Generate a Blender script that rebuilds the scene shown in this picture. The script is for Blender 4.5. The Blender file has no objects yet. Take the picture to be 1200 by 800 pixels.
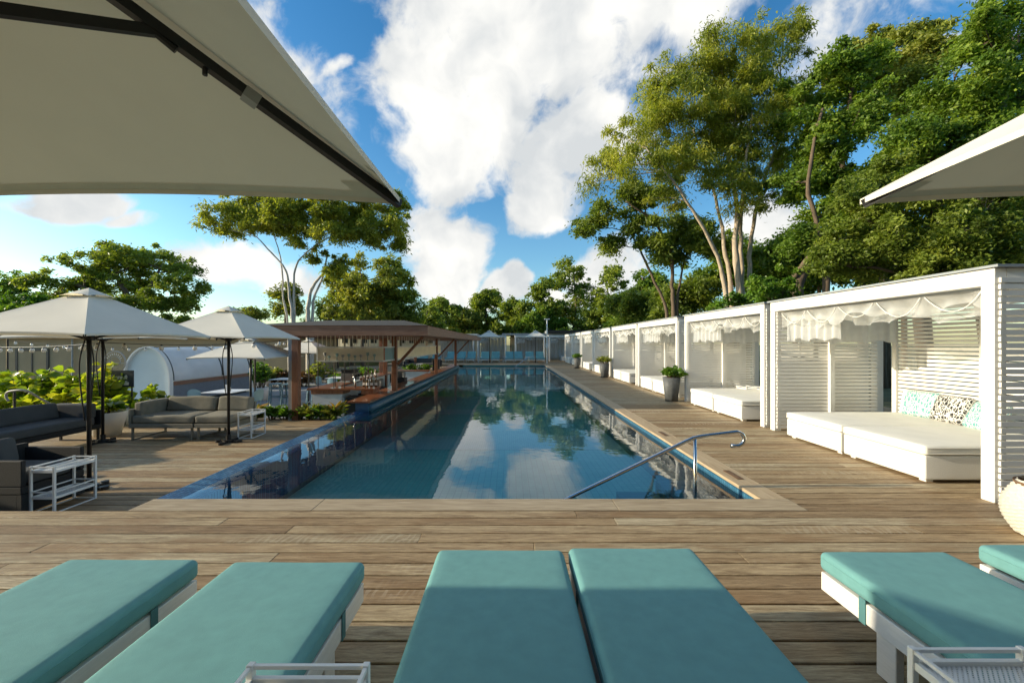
import bpy, bmesh, math, random
import numpy as np
from mathutils import Vector, Matrix

# ------------------------------------------------------------------ camera, sky, sun, exposure
S = bpy.context.scene
COL = S.collection
R = math.radians
PI = math.pi
F = 467.0                 # focal length in photo pixels (1200 wide)
EYE = 1.6

cam_d = bpy.data.cameras.new("camera")
cam = bpy.data.objects.new("camera", cam_d)
COL.objects.link(cam)
cam_d.sensor_width = 36.0
cam_d.lens = 36.0 * F / 1200.0
cam_d.shift_x = 3.0 / 1200.0
cam_d.shift_y = 2.5 / 1200.0
cam_d.clip_start = 0.05
cam_d.clip_end = 3000
cam.location = (0, 0, EYE)
cam.rotation_euler = (R(90), 0, 0)
S.camera = cam

SUN_EL = R(17.5)
SUN_TRAVEL = Vector((math.cos(SUN_EL), 0.045, -math.sin(SUN_EL))).normalized()
SUN_STRENGTH = 3.25
SKY_STRENGTH = 0.15
EXPOSURE = 0.93

S.view_settings.view_transform = 'Standard'
S.view_settings.look = 'None'
S.view_settings.gamma = 1.0
S.view_settings.exposure = EXPOSURE
S.view_settings.use_curve_mapping = False
S.cycles.max_bounces = 10
S.cycles.transparent_max_bounces = 24
S.cycles.use_denoising = True

sun_d = bpy.data.lights.new("sun", 'SUN')
sun_d.energy = SUN_STRENGTH
sun_d.angle = R(0.5)
sun_d.color = (1.0, 0.86, 0.63)
sun = bpy.data.objects.new("sun", sun_d)
sun.rotation_euler = SUN_TRAVEL.to_track_quat('-Z', 'Y').to_euler()
sun.location = (-30, 0, 20)
COL.objects.link(sun)

world = bpy.data.worlds.new("World")
S.world = world
world.use_nodes = True


def pix_dir(px, py):
    return Vector(((px - 597) / F, 1.0, (402.5 - py) / F)).normalized()


def build_world():
    nt = world.node_tree
    nt.nodes.clear()
    N = nt.nodes.new
    L = nt.links.new
    out = N('ShaderNodeOutputWorld')
    bg = N('ShaderNodeBackground')
    bg.inputs['Strength'].default_value = SKY_STRENGTH
    L(bg.outputs[0], out.inputs[0])
    sky = N('ShaderNodeTexSky')
    sky.sky_type = 'NISHITA'
    sky.sun_disc = False
    sky.sun_elevation = SUN_EL
    sky.sun_rotation = R(270)
    sky.altitude = 0
    sky.air_density = 1.0
    sky.dust_density = 0.6
    sky.ozone_density = 2.2
    hs = N('ShaderNodeHueSaturation')
    hs.inputs['Saturation'].default_value = 1.12
    hs.inputs['Value'].default_value = .76
    tint = N('ShaderNodeMix'); tint.data_type = 'RGBA'; tint.blend_type = 'MULTIPLY'; tint.inputs[0].default_value = 1.0
    tint.inputs[7].default_value = (.80, .90, .84, 1)
    gm = N('ShaderNodeGamma'); gm.inputs['Gamma'].default_value = 1.28
    L(sky.outputs[0], gm.inputs['Color'])
    L(gm.outputs[0], tint.inputs[6])
    L(tint.outputs[2], hs.inputs['Color'])
    # the low sky of the photograph is pale blue rather than yellow
    sz = N('ShaderNodeSeparateXYZ'); tcg = N('ShaderNodeTexCoord'); L(tcg.outputs['Generated'], sz.inputs[0])
    gr = N('ShaderNodeValToRGB')
    gr.color_ramp.elements[0].position = 0.0; gr.color_ramp.elements[0].color = (.66, .62, .64, 1)
    gr.color_ramp.elements[1].position = .62; gr.color_ramp.elements[1].color = (.66, .86, .90, 1)
    e_ = gr.color_ramp.elements.new(.25); e_.color = (.90, .82, .79, 1)
    L(sz.outputs[2], gr.inputs[0])
    gm2 = N('ShaderNodeMix'); gm2.data_type = 'RGBA'; gm2.blend_type = 'MULTIPLY'; gm2.inputs[0].default_value = 1.0
    L(hs.outputs[0], gm2.inputs[6]); L(gr.outputs[0], gm2.inputs[7])
    tc = N('ShaderNodeTexCoord')
    D = tc.outputs['Generated']

    def math_(op, a, b=None, c=None, clamp=False):
        n = N('ShaderNodeMath')
        n.operation = op
        n.use_clamp = clamp
        for i, v in enumerate((a, b, c)):
            if v is None:
                continue
            if isinstance(v, (int, float)):
                n.inputs[i].default_value = v
            else:
                L(v, n.inputs[i])
        return n.outputs[0]

    def dot(v):
        n = N('ShaderNodeVectorMath')
        n.operation = 'DOT_PRODUCT'
        L(Dw, n.inputs[0])
        n.inputs[1].default_value = v
        return n.outputs['Value']

    # warp the direction a little so that cloud outlines billow
    nz = N('ShaderNodeTexNoise')
    nz.inputs['Scale'].default_value = 5.0
    nz.inputs['Detail'].default_value = 3.0
    L(D, nz.inputs['Vector'])
    sub = N('ShaderNodeVectorMath'); sub.operation = 'SUBTRACT'
    L(nz.outputs['Color'], sub.inputs[0]); sub.inputs[1].default_value = (0.5, 0.5, 0.5)
    mul = N('ShaderNodeVectorMath'); mul.operation = 'SCALE'
    L(sub.outputs[0], mul.inputs[0]); mul.inputs['Scale'].default_value = 0.13
    add = N('ShaderNodeVectorMath'); add.operation = 'ADD'
    L(D, add.inputs[0]); L(mul.outputs[0], add.inputs[1])
    Dw = add.outputs[0]

    # (px, py, rx, ry, angle, weight)
    clouds = [
        (600, 20, 160, 110, -10, 1.0), (730, 0, 130, 48, -12, .95), (505, 110, 62, 90, 10, 1.0),
        (525, 185, 65, 55, 0, 1.0), (600, 140, 60, 80, 20, .9), (690, 165, 62, 55, -20, 1.0), (640, 215, 42, 52, 0, .95),
        (612, 240, 24, 36, 0, .8), (660, -80, 240, 90, 0, 1.0),
        (522, 290, 54, 52, -15, 1.0), (516, 332, 42, 34, 0, .95), (598, 336, 30, 24, 0, 1.0), (566, 352, 44, 15, 0, .9),
        (604, 322, 15, 17, 0, .9), (705, 325, 44, 32, 0, .9), (650, 350, 30, 12, 0, .7),
        (90, 238, 62, 24, 18, .9), (155, 264, 34, 12, 5, .8), (262, 306, 52, 24, 5, .9), (330, 322, 50, 16, 0, .55),
        (112, 224, 14, 8, 0, .6),
        (905, 258, 62, 34, 0, .9), (1010, 22, 110, 14, -8, .25), (400, 82, 22, 10, 30, .4), (1130, 60, 50, 30, -20, .4),
        (2400, -300, 800, 300, 0, .8), (600, -1100, 700, 420, 0, 1.0), (-700, -900, 500, 400, 0, 1.0), (1900, -900, 500, 400, 0, 1.0),  # clouds out of view, added overhead and around for neutral fill light
    ]
    acc = None
    for (px, py, rx, ry, ang, w) in clouds:
        c = pix_dir(px, py)
        a = R(ang)
        t1 = pix_dir(px + rx * math.cos(a), py - rx * math.sin(a)) - c
        t2 = pix_dir(px + ry * math.sin(a), py + ry * math.cos(a)) - c
        t1 = t1 - c * t1.dot(c)
        t2 = t2 - c * t2.dot(c)
        v1 = t1 / t1.length_squared
        v2 = t2 / t2.length_squared
        d1 = dot(v1); d2 = dot(v2)
        s = math_('ADD', math_('MULTIPLY', d1, d1), math_('MULTIPLY', d2, d2))
        e = math_('MULTIPLY', math_('SUBTRACT', 1.35, s), w)      # >0 inside
        acc = e if acc is None else math_('SMOOTH_MAX', acc, e, 0.35)
    # thin general cover for the half of the sky behind the viewer
    sx = N('ShaderNodeSeparateXYZ'); L(D, sx.inputs[0])
    n1 = N('ShaderNodeTexNoise')
    n1.inputs['Scale'].default_value = 9.0
    n1.inputs['Detail'].default_value = 9.0
    n1.inputs['Roughness'].default_value = 0.58
    L(Dw, n1.inputs['Vector'])
    n2 = N('ShaderNodeTexNoise')
    n2.inputs['Scale'].default_value = 34.0
    n2.inputs['Detail'].default_value = 7.0
    n2.inputs['Roughness'].default_value = 0.6
    L(Dw, n2.inputs['Vector'])
    dens = math_('ADD', math_('MAXIMUM', acc, -0.9),
                 math_('ADD', math_('MULTIPLY', math_('SUBTRACT', n1.outputs['Fac'], 0.52), 2.7),
                       math_('MULTIPLY', math_('SUBTRACT', n2.outputs['Fac'], 0.5), 0.65)))
    mr = N('ShaderNodeMapRange')
    mr.interpolation_type = 'SMOOTHSTEP'
    mr.inputs['From Min'].default_value = -0.12
    mr.inputs['From Max'].default_value = 0.72
    L(dens, mr.inputs['Value'])
    mask = mr.outputs[0]
    # cloud brightness: thick parts slightly greyer, edges and upper-left sides bright
    n3 = N('ShaderNodeTexNoise')
    n3.inputs['Scale'].default_value = 7.0
    n3.inputs['Detail'].default_value = 6.0
    sh = N('ShaderNodeVectorMath'); sh.operation = 'ADD'
    L(Dw, sh.inputs[0]); sh.inputs[1].default_value = (0.5, 0.2, 0.1)
    L(sh.outputs[0], n3.inputs['Vector'])
    rampc = N('ShaderNodeValToRGB')
    rampc.color_ramp.elements[0].position = 0.36
    rampc.color_ramp.elements[0].color = (2.45, 2.56, 2.62, 1)
    rampc.color_ramp.elements[1].position = 0.62
    rampc.color_ramp.elements[1].color = (3.7, 3.66, 3.5, 1)
    L(n3.outputs['Fac'], rampc.inputs[0])
    mix = N('ShaderNodeMix'); mix.data_type = 'RGBA'
    L(mask, mix.inputs[0])
    L(gm2.outputs[2], mix.inputs[6])
    L(rampc.outputs[0], mix.inputs[7])
    L(mix.outputs[2], bg.inputs['Color'])


build_world()

# ------------------------------------------------------------------ helpers


def at(px, py, D):
    """a point of the place seen at photo pixel px,py at depth D metres"""
    return Vector(((px - 597) / F * D, D, EYE + (402.5 - py) / F * D))


def tag(o, label=None, cat=None, group=None, kind=None):
    if label: o['label'] = label
    if cat: o['category'] = cat
    if group: o['group'] = group
    if kind: o['kind'] = kind
    return o


def thing(name, loc, label, cat, group=None, rz=0.0):
    o = bpy.data.objects.new(name, None)
    o.empty_display_size = 0.1
    COL.objects.link(o)
    o.location = loc
    o.rotation_euler = (0, 0, rz)
    return tag(o, label, cat, group)


def copy_tree(o, parent=None):
    c = o.copy()
    COL.objects.link(c)
    c.parent = parent
    for ch in list(o.children):
        copy_tree(ch, c)
    return c


def link_mesh(name, me, mat, parent=None, smooth=False):
    o = bpy.data.objects.new(name, me)
    COL.objects.link(o)
    if mat: me.materials.append(mat)
    if parent is not None: o.parent = parent
    if smooth:
        me.polygons.foreach_set('use_smooth', [True] * len(me.polygons))
    return o


class MB:
    def __init__(self):
        self.v = []
        self.f = []
        self.fa = []       # per-face float

    def add(self, vs, fs, a=0.0):
        n = len(self.v)
        self.v += [tuple(p) for p in vs]
        self.f += [tuple(i + n for i in q) for q in fs]
        self.fa += [a] * len(fs)

    def box(self, x0, x1, y0, y1, z0, z1, a=0.0, M=None, ch=0.0):
        if ch > 0:
            c = ch
            vs = []
            for z, i in ((z0, c), (z0 + c, 0), (z1 - c, 0), (z1, c)):
                pass
            # chamfer vertical + horizontal edges with an inset-layer scheme
            def ring(z, i):
                return [(x0 + c + i, y0 + i, z), (x1 - c - i, y0 + i, z), (x1 - i, y0 + c + i, z), (x1 - i, y1 - c - i, z),
                        (x1 - c - i, y1 - i, z), (x0 + c + i, y1 - i, z), (x0 + i, y1 - c - i, z), (x0 + i, y0 + c + i, z)]
            rings = [ring(z0, c), ring(z0 + c, 0), ring(z1 - c, 0), ring(z1, c)]
            vs = sum(rings, [])
            fs = [tuple(range(7, -1, -1)), tuple(range(24, 32))]
            for k in range(3):
                for j in range(8):
                    fs.append((k * 8 + j, k * 8 + (j + 1) % 8, (k + 1) * 8 + (j + 1) % 8, (k + 1) * 8 + j))
        else:
            vs = [(x0, y0, z0), (x1, y0, z0), (x1, y1, z0), (x0, y1, z0), (x0, y0, z1), (x1, y0, z1), (x1, y1, z1), (x0, y1, z1)]
            fs = [(0, 3, 2, 1), (4, 5, 6, 7), (0, 1, 5, 4), (1, 2, 6, 5), (2, 3, 7, 6), (3, 0, 4, 7)]
        if M is not None:
            vs = [M @ Vector(p) for p in vs]
        self.add(vs, fs, a)
        return self

    def bar(self, p, q, w, h, up=(0, 0, 1), a=0.0):
        """rectangular bar from p to q, w across, h along 'up'"""
        p = Vector(p); q = Vector(q)
        d = (q - p).normalized()
        u = Vector(up)
        s = d.cross(u)
        if s.length < 1e-5:
            s = d.cross(Vector((0, 1, 0)))
        s.normalize()
        u = s.cross(d).normalized()
        vs = []
        for c in (p, q):
            for (i, j) in ((-1, -1), (1, -1), (1, 1), (-1, 1)):
                vs.append(c + s * (i * w / 2) + u * (j * h / 2))
        self.add(vs, [(0, 1, 2, 3), (7, 6, 5, 4), (0, 4, 5, 1), (1, 5, 6, 2), (2, 6, 7, 3), (3, 7, 4, 0)], a)
        return self

    def tube(self, pts, r, n=8, cap=True, a=0.0):
        pts = [Vector(p) for p in pts]
        m = len(pts)
        rs = list(r) if isinstance(r, (list, tuple)) else [r] * m
        vs = []
        ref = Vector((0, 0, 1))
        prev = None
        for i, p in enumerate(pts):
            d = (pts[min(i + 1, m - 1)] - pts[max(i - 1, 0)])
            if d.length < 1e-9: d = Vector((0, 0, 1))
            d.normalize()
            if prev is None:
                s = d.cross(ref)
                if s.length < 1e-3: s = d.cross(Vector((1, 0, 0)))
            else:
                s = prev - d * prev.dot(d)
                if s.length < 1e-4: s = d.cross(Vector((1, 0, 0)))
            s.normalize()
            prev = s
            t = d.cross(s)
            for k in range(n):
                an = 2 * PI * k / n
                vs.append(p + (s * math.cos(an) + t * math.sin(an)) * rs[i])
        fs = []
        for i in range(m - 1):
            for k in range(n):
                fs.append((i * n + k, i * n + (k + 1) % n, (i + 1) * n + (k + 1) % n, (i + 1) * n + k))
        if cap:
            fs.append(tuple(range(n - 1, -1, -1)))
            fs.append(tuple((m - 1) * n + k for k in range(n)))
        self.add(vs, fs, a)
        return self

    def lathe(self, prof, n=24, cx=0, cy=0, squash=None, a=0.0):
        vs = []
        for (r, z) in prof:
            for k in range(n):
                an = 2 * PI * k / n
                vs.append((cx + r * math.cos(an), cy + r * math.sin(an), z))
        fs = []
        for i in range(len(prof) - 1):
            for k in range(n):
                fs.append((i * n + k, i * n + (k + 1) % n, (i + 1) * n + (k + 1) % n, (i + 1) * n + k))
        self.add(vs, fs, a)
        return self

    def grid(self, P, nu, nv, a=0.0):
        """P(i,j) -> point ; i in 0..nu, j in 0..nv"""
        vs = [P(i / nu, j / nv) for i in range(nu + 1) for j in range(nv + 1)]
        fs = [(i * (nv + 1) + j, (i + 1) * (nv + 1) + j, (i + 1) * (nv + 1) + j + 1, i * (nv + 1) + j + 1)
              for i in range(nu) for j in range(nv)]
        self.add(vs, fs, a)
        return self

    def cushion(self, x0, x1, y0, y1, z0, z1, r=0.03, puff=0.0, M=None, wrinkle=0.0, seed=0, n=8):
        h = np.array([(x1 - x0) / 2, (y1 - y0) / 2, (z1 - z0) / 2])
        c = np.array([(x1 + x0) / 2, (y1 + y0) / 2, (z1 + z0) / 2])
        r = min(r, h.min() * 0.98)

        def samp(hh, inner):
            e = [-hh, -hh + r * .3, -hh + r * .65, -hh + r]
            mid = list(np.linspace(-hh + r, hh - r, inner + 1))[1:-1]
            return np.array(e + mid + [-t for t in e[::-1]])
        allp = []; faces = []
        rng = random.Random(seed)
        ph = [rng.uniform(0, 6.28) for _ in range(6)]
        for ax in range(3):
            u, v = [i for i in range(3) if i != ax]
            su = samp(h[u], n if h[u] > .12 else 3)
            sv = samp(h[v], n if h[v] > .12 else 3)
            for sg in (-1, 1):
                base = len(allp)
                for a_ in su:
                    for b_ in sv:
                        p = np.zeros(3)
                        p[ax] = sg * h[ax]; p[u] = a_; p[v] = b_
                        core = np.clip(p, -(h - r), h - r)
                        d = p - core
                        l = np.linalg.norm(d)
                        if l > 1e-9: p = core + d / l * r
                        allp.append(p)
                for i in range(len(su) - 1):
                    for j in range(len(sv) - 1):
                        q = (base + i * len(sv) + j, base + (i + 1) * len(sv) + j, base + (i + 1) * len(sv) + j + 1, base + i * len(sv) + j + 1)
                        flip = (sg > 0) == (ax == 1)
                        faces.append(q[::-1] if flip else q)
        P = np.array(allp)
        k = (1 - (P[:, 0] / h[0]) ** 2).clip(0, 1) * (1 - (P[:, 1] / h[1]) ** 2).clip(0, 1)
        P[:, 2] += puff * np.sqrt(k) * np.where(P[:, 2] > 0, 1, .35 if puff < .05 else -.6) * (np.abs(P[:, 2]) / h[2])
        if wrinkle:
            P[:, 2] += wrinkle * np.sin(P[:, 0] * 9 + ph[0] + 2 * np.sin(P[:, 1] * 5 + ph[1])) * (P[:, 2] > 0)
            P[:, 1] += wrinkle * .6 * np.sin(P[:, 0] * 11 + ph[2])
        key = np.round(P, 5)
        uq, inv = np.unique(key, axis=0, return_inverse=True)
        inv = inv.reshape(-1)
        uq = uq + c
        vs = [Vector(p) for p in uq]
        if M is not None: vs = [M @ p for p in vs]
        fs = []
        for q in faces:
            t = []
            for i in q:
                j = int(inv[i])
                if j not in t: t.append(j)
            if len(t) >= 3: fs.append(tuple(t))
        self.add(vs, fs)
        return self

    def build(self, name, mat, parent=None, smooth=False, attr=None, fixn=False):
        me = bpy.data.meshes.new(name)
        me.from_pydata(self.v, [], self.f)
        if attr:
            at_ = me.attributes.new(attr, 'FLOAT', 'FACE')
            at_.data.foreach_set('value', self.fa)
        if fixn:
            bm = bmesh.new(); bm.from_mesh(me)
            bmesh.ops.recalc_face_normals(bm, faces=bm.faces)
            bm.to_mesh(me); bm.free()
        me.update()
        return link_mesh(name, me, mat, parent, smooth)


def arc_pts(c, r, a0, a1, n, u, v):
    c = Vector(c); u = Vector(u); v = Vector(v)
    return [c + u * (r * math.cos(a0 + (a1 - a0) * i / n)) + v * (r * math.sin(a0 + (a1 - a0) * i / n)) for i in range(n + 1)]


def smooth_path(pts, n=6):
    """Catmull-Rom through pts"""
    P = [Vector(p) for p in pts]
    P = [P[0] * 2 - P[1]] + P + [P[-1] * 2 - P[-2]]
    out = []
    for i in range(1, len(P) - 2):
        for k in range(n):
            t = k / n
            a, b, c, d = P[i - 1], P[i], P[i + 1], P[i + 2]
            out.append(0.5 * ((2 * b) + (c - a) * t + (2 * a - 5 * b + 4 * c - d) * t * t + (3 * b - a - 3 * c + d) * t ** 3))
    out.append(P[-2])
    return out


# ------------------------------------------------------------------ materials


def new_mat(name):
    m = bpy.data.materials.new(name)
    m.use_nodes = True
    nt = m.node_tree
    nt.nodes.clear()
    out = nt.nodes.new('ShaderNodeOutputMaterial')
    return m, nt, out


def simple(name, col, rough=.6, metal=0.0, var=.12, vscale=6.0, bump=0.0, bscale=60.0, transl=0.0, spec=.4, stretch=None, tcol=None, coat=0.0):
    m, nt, out = new_mat(name)
    N = nt.nodes.new; L = nt.links.new
    tc = N('ShaderNodeTexCoord')
    vec = tc.outputs['Object']
    if stretch:
        mp = N('ShaderNodeMapping'); mp.inputs['Scale'].default_value = stretch
        L(vec, mp.inputs[0]); vec = mp.outputs[0]
    nz = N('ShaderNodeTexNoise'); nz.inputs['Scale'].default_value = vscale; nz.inputs['Detail'].default_value = 5
    L(vec, nz.inputs['Vector'])
    rp = N('ShaderNodeValToRGB')
    rp.color_ramp.elements[0].position = .3
    rp.color_ramp.elements[1].position = .7
    rp.color_ramp.elements[0].color = tuple(c * (1 - var) for c in col) + (1,)
    rp.color_ramp.elements[1].color = tuple(min(1, c * (1 + var)) for c in col) + (1,)
    L(nz.outputs['Fac'], rp.inputs[0])
    p = N('ShaderNodeBsdfPrincipled')
    L(rp.outputs[0], p.inputs['Base Color'])
    p.inputs['Roughness'].default_value = rough
    p.inputs['Metallic'].default_value = metal
    p.inputs['Specular IOR Level'].default_value = spec
    if coat: p.inputs['Coat Weight'].default_value = coat
    if bump:
        b = N('ShaderNodeBump'); b.inputs['Strength'].default_value = bump; b.inputs['Distance'].default_value = .01
        n2 = N('ShaderNodeTexNoise'); n2.inputs['Scale'].default_value = bscale; n2.inputs['Detail'].default_value = 4
        L(vec, n2.inputs['Vector'])
        L(n2.outputs['Fac'], b.inputs['Height'])
        L(b.outputs[0], p.inputs['Normal'])
    if transl:
        t = N('ShaderNodeBsdfTranslucent')
        if tcol: t.inputs['Color'].default_value = tuple(tcol) + (1,)
        else: L(rp.outputs[0], t.inputs['Color'])
        mx = N('ShaderNodeMixShader'); mx.inputs[0].default_value = transl
        L(p.outputs[0], mx.inputs[1]); L(t.outputs[0], mx.inputs[2])
        L(mx.outputs[0], out.inputs[0])
    else:
        L(p.outputs[0], out.inputs[0])
    return m


def deck_mat(name):
    m, nt, out = new_mat(name)
    N = nt.nodes.new; L = nt.links.new
    tc = N('ShaderNodeTexCoord')
    at_ = N('ShaderNodeAttribute'); at_.attribute_name = 'pl'
    pl = at_.outputs['Fac']
    # offset coordinates per plank
    cmb = N('ShaderNodeCombineXYZ')
    k = N('ShaderNodeMath'); k.operation = 'MULTIPLY'; L(pl, k.inputs[0]); k.inputs[1].default_value = 137.0
    L(k.outputs[0], cmb.inputs[0]); L(k.outputs[0], cmb.inputs[2])
    ad = N('ShaderNodeVectorMath'); ad.operation = 'ADD'
    L(tc.outputs['Object'], ad.inputs[0]); L(cmb.outputs[0], ad.inputs[1])

    def noise(scale, st, det=5, rough=.6, dist=0):
        mp = N('ShaderNodeMapping'); mp.inputs['Scale'].default_value = st
        L(ad.outputs[0], mp.inputs[0])
        n = N('ShaderNodeTexNoise'); n.inputs['Scale'].default_value = scale; n.inputs['Detail'].default_value = det
        n.inputs['Roughness'].default_value = rough; n.inputs['Distortion'].default_value = dist
        L(mp.outputs[0], n.inputs['Vector'])
        return n.outputs['Fac']
    grain = noise(6.0, (0.85, 8, 1), 10, .78, 2.2)
    fine = noise(40.0, (0.5, 6, 1), 3, .6)
    blot = noise(1.6, (.8, 2.2, 1), 4, .6)
    # base tone per plank
    r1 = N('ShaderNodeValToRGB')
    e = r1.color_ramp.elements
    e[0].position = 0.0; e[0].color = (.28, .20, .115, 1)
    e[1].position = 1.0; e[1].color = (.50, .43, .30, 1)
    x = e.new(.3); x.color = (.37, .275, .16, 1)
    x = e.new(.55); x.color = (.44, .35, .22, 1)
    x = e.new(.8); x.color = (.40, .335, .22, 1)
    L(pl, r1.inputs[0])
    # grain darkening (real colour of the grain)
    r2 = N('ShaderNodeValToRGB')
    r2.color_ramp.elements[0].position = .28; r2.color_ramp.elements[0].color = (.36, .30, .25, 1)
    r2.color_ramp.elements[1].position = .66; r2.color_ramp.elements[1].color = (1.25, 1.22, 1.15, 1)
    L(grain, r2.inputs[0])
    streak = noise(2.2, (.9, 11, 1), 6, .65, 1.5)
    r6 = N('ShaderNodeValToRGB')
    r6.color_ramp.elements[0].position = .36; r6.color_ramp.elements[0].color = (.60, .54, .48, 1)
    r6.color_ramp.elements[1].position = .60; r6.color_ramp.elements[1].color = (1.12, 1.12, 1.12, 1)
    L(streak, r6.inputs[0])
    m0 = N('ShaderNodeMix'); m0.data_type = 'RGBA'; m0.blend_type = 'MULTIPLY'; m0.inputs[0].default_value = 1.0
    L(r1.outputs[0], m0.inputs[6]); L(r6.outputs[0], m0.inputs[7])
    mx = N('ShaderNodeMix'); mx.data_type = 'RGBA'; mx.blend_type = 'MULTIPLY'; mx.inputs[0].default_value = .85
    L(m0.outputs[2], mx.inputs[6]); L(r2.outputs[0], mx.inputs[7])
    # oily brown patches
    r3 = N('ShaderNodeValToRGB')
    r3.color_ramp.elements[0].position = .52; r3.color_ramp.elements[0].color = (0, 0, 0, 1)
    r3.color_ramp.elements[1].position = .68; r3.color_ramp.elements[1].color = (.6, .6, .6, 1)
    L(blot, r3.inputs[0])
    m2 = N('ShaderNodeMix'); m2.data_type = 'RGBA'
    L(r3.outputs[0], m2.inputs[0]); L(mx.outputs[2], m2.inputs[6]); m2.inputs[7].default_value = (.22, .125, .055, 1)
    # bleached chatter marks on some planks
    mp = N('ShaderNodeMapping'); mp.inputs['Scale'].default_value = (1, .35, 1); mp.inputs['Rotation'].default_value = (0, 0, R(28))
    L(ad.outputs[0], mp.inputs[0])
    wv = N('ShaderNodeTexWave'); wv.inputs['Scale'].default_value = 6.0; wv.inputs['Distortion'].default_value = 11.0
    wv.inputs['Detail'].default_value = 3; wv.inputs['Detail Scale'].default_value = 1.2
    L(mp.outputs[0], wv.inputs['Vector'])
    r4 = N('ShaderNodeValToRGB')
    r4.color_ramp.elements[0].position = .55; r4.color_ramp.elements[0].color = (0, 0, 0, 1)
    r4.color_ramp.elements[1].position = .75; r4.color_ramp.elements[1].color = (1, 1, 1, 1)
    L(wv.outputs['Fac'], r4.inputs[0])
    r5 = N('ShaderNodeValToRGB')      # which planks / where
    r5.color_ramp.elements[0].position = .58; r5.color_ramp.elements[0].color = (0, 0, 0, 1)
    r5.color_ramp.elements[1].position = .72; r5.color_ramp.elements[1].color = (.5, .5, .5, 1)
    b2 = noise(.7, (.5, 2.0, 1), 3, .5)
    L(b2, r5.inputs[0])
    mm = N('ShaderNodeMath'); mm.operation = 'MULTIPLY'
    L(r4.outputs[0], mm.inputs[0]); L(r5.outputs[0], mm.inputs[1])
    m3 = N('ShaderNodeMix'); m3.data_type = 'RGBA'
    L(mm.outputs[0], m3.inputs[0]); L(m2.outputs[2], m3.inputs[6]); m3.inputs[7].default_value = (.52, .45, .33, 1)
    p = N('ShaderNodeBsdfPrincipled')
    L(m3.outputs[2], p.inputs['Base Color'])
    p.inputs['Roughness'].default_value = .62
    p.inputs['Specular IOR Level'].default_value = .35
    hm = N('ShaderNodeMath'); hm.operation = 'ADD'; L(grain, hm.inputs[0]); L(fine, hm.inputs[1])
    b = N('ShaderNodeBump'); b.inputs['Strength'].default_value = .35; b.inputs['Distance'].default_value = .004
    L(hm.outputs[0], b.inputs['Height']); L(b.outputs[0], p.inputs['Normal'])
    L(p.outputs[0], out.inputs[0])
    return m


def wood_mat(name, c0, c1, rough=.5, axis=0, coat=0.0, scale=5):
    m, nt, out = new_mat(name)
    N = nt.nodes.new; L = nt.links.new
    tc = N('ShaderNodeTexCoord')
    mp = N('ShaderNodeMapping')
    st = [7, 7, 7]; st[axis] = .6
    mp.inputs['Scale'].default_value = st
    L(tc.outputs['Object'], mp.inputs[0])
    n = N('ShaderNodeTexNoise'); n.inputs['Scale'].default_value = scale; n.inputs['Detail'].default_value = 6; n.inputs['Distortion'].default_value = .8
    L(mp.outputs[0], n.inputs['Vector'])
    rp = N('ShaderNodeValToRGB')
    rp.color_ramp.elements[0].position = .3; rp.color_ramp.elements[0].color = c0 + (1,)
    rp.color_ramp.elements[1].position = .7; rp.color_ramp.elements[1].color = c1 + (1,)
    L(n.outputs['Fac'], rp.inputs[0])
    p = N('ShaderNodeBsdfPrincipled'); L(rp.outputs[0], p.inputs['Base Color'])
    p.inputs['Roughness'].default_value = rough
    p.inputs['Coat Weight'].default_value = coat
    b = N('ShaderNodeBump'); b.inputs['Strength'].default_value = .25; b.inputs['Distance'].default_value = .004
    L(n.outputs['Fac'], b.inputs['Height']); L(b.outputs[0], p.inputs['Normal'])
    L(p.outputs[0], out.inputs[0])
    return m


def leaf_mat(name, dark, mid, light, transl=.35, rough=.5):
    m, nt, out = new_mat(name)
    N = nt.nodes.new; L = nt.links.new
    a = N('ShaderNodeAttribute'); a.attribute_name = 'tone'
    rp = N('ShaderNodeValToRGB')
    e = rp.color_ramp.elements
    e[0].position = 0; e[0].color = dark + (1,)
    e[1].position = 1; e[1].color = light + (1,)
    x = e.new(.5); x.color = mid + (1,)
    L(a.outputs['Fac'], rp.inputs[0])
    p = N('ShaderNodeBsdfPrincipled'); L(rp.outputs[0], p.inputs['Base Color'])
    p.inputs['Roughness'].default_value = rough
    p.inputs['Specular IOR Level'].default_value = .35
    t = N('ShaderNodeBsdfTranslucent')
    tm = N('ShaderNodeMix'); tm.data_type = 'RGBA'; tm.blend_type = 'MULTIPLY'; tm.inputs[0].default_value = 1
    L(rp.outputs[0], tm.inputs[6]); tm.inputs[7].default_value = (1.5, 1.5, .6, 1)
    L(tm.outputs[2], t.inputs['Color'])
    mx = N('ShaderNodeMixShader'); mx.inputs[0].default_value = transl
    L(p.outputs[0], mx.inputs[1]); L(t.outputs[0], mx.inputs[2])
    L(mx.outputs[0], out.inputs[0])
    return m


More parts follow.
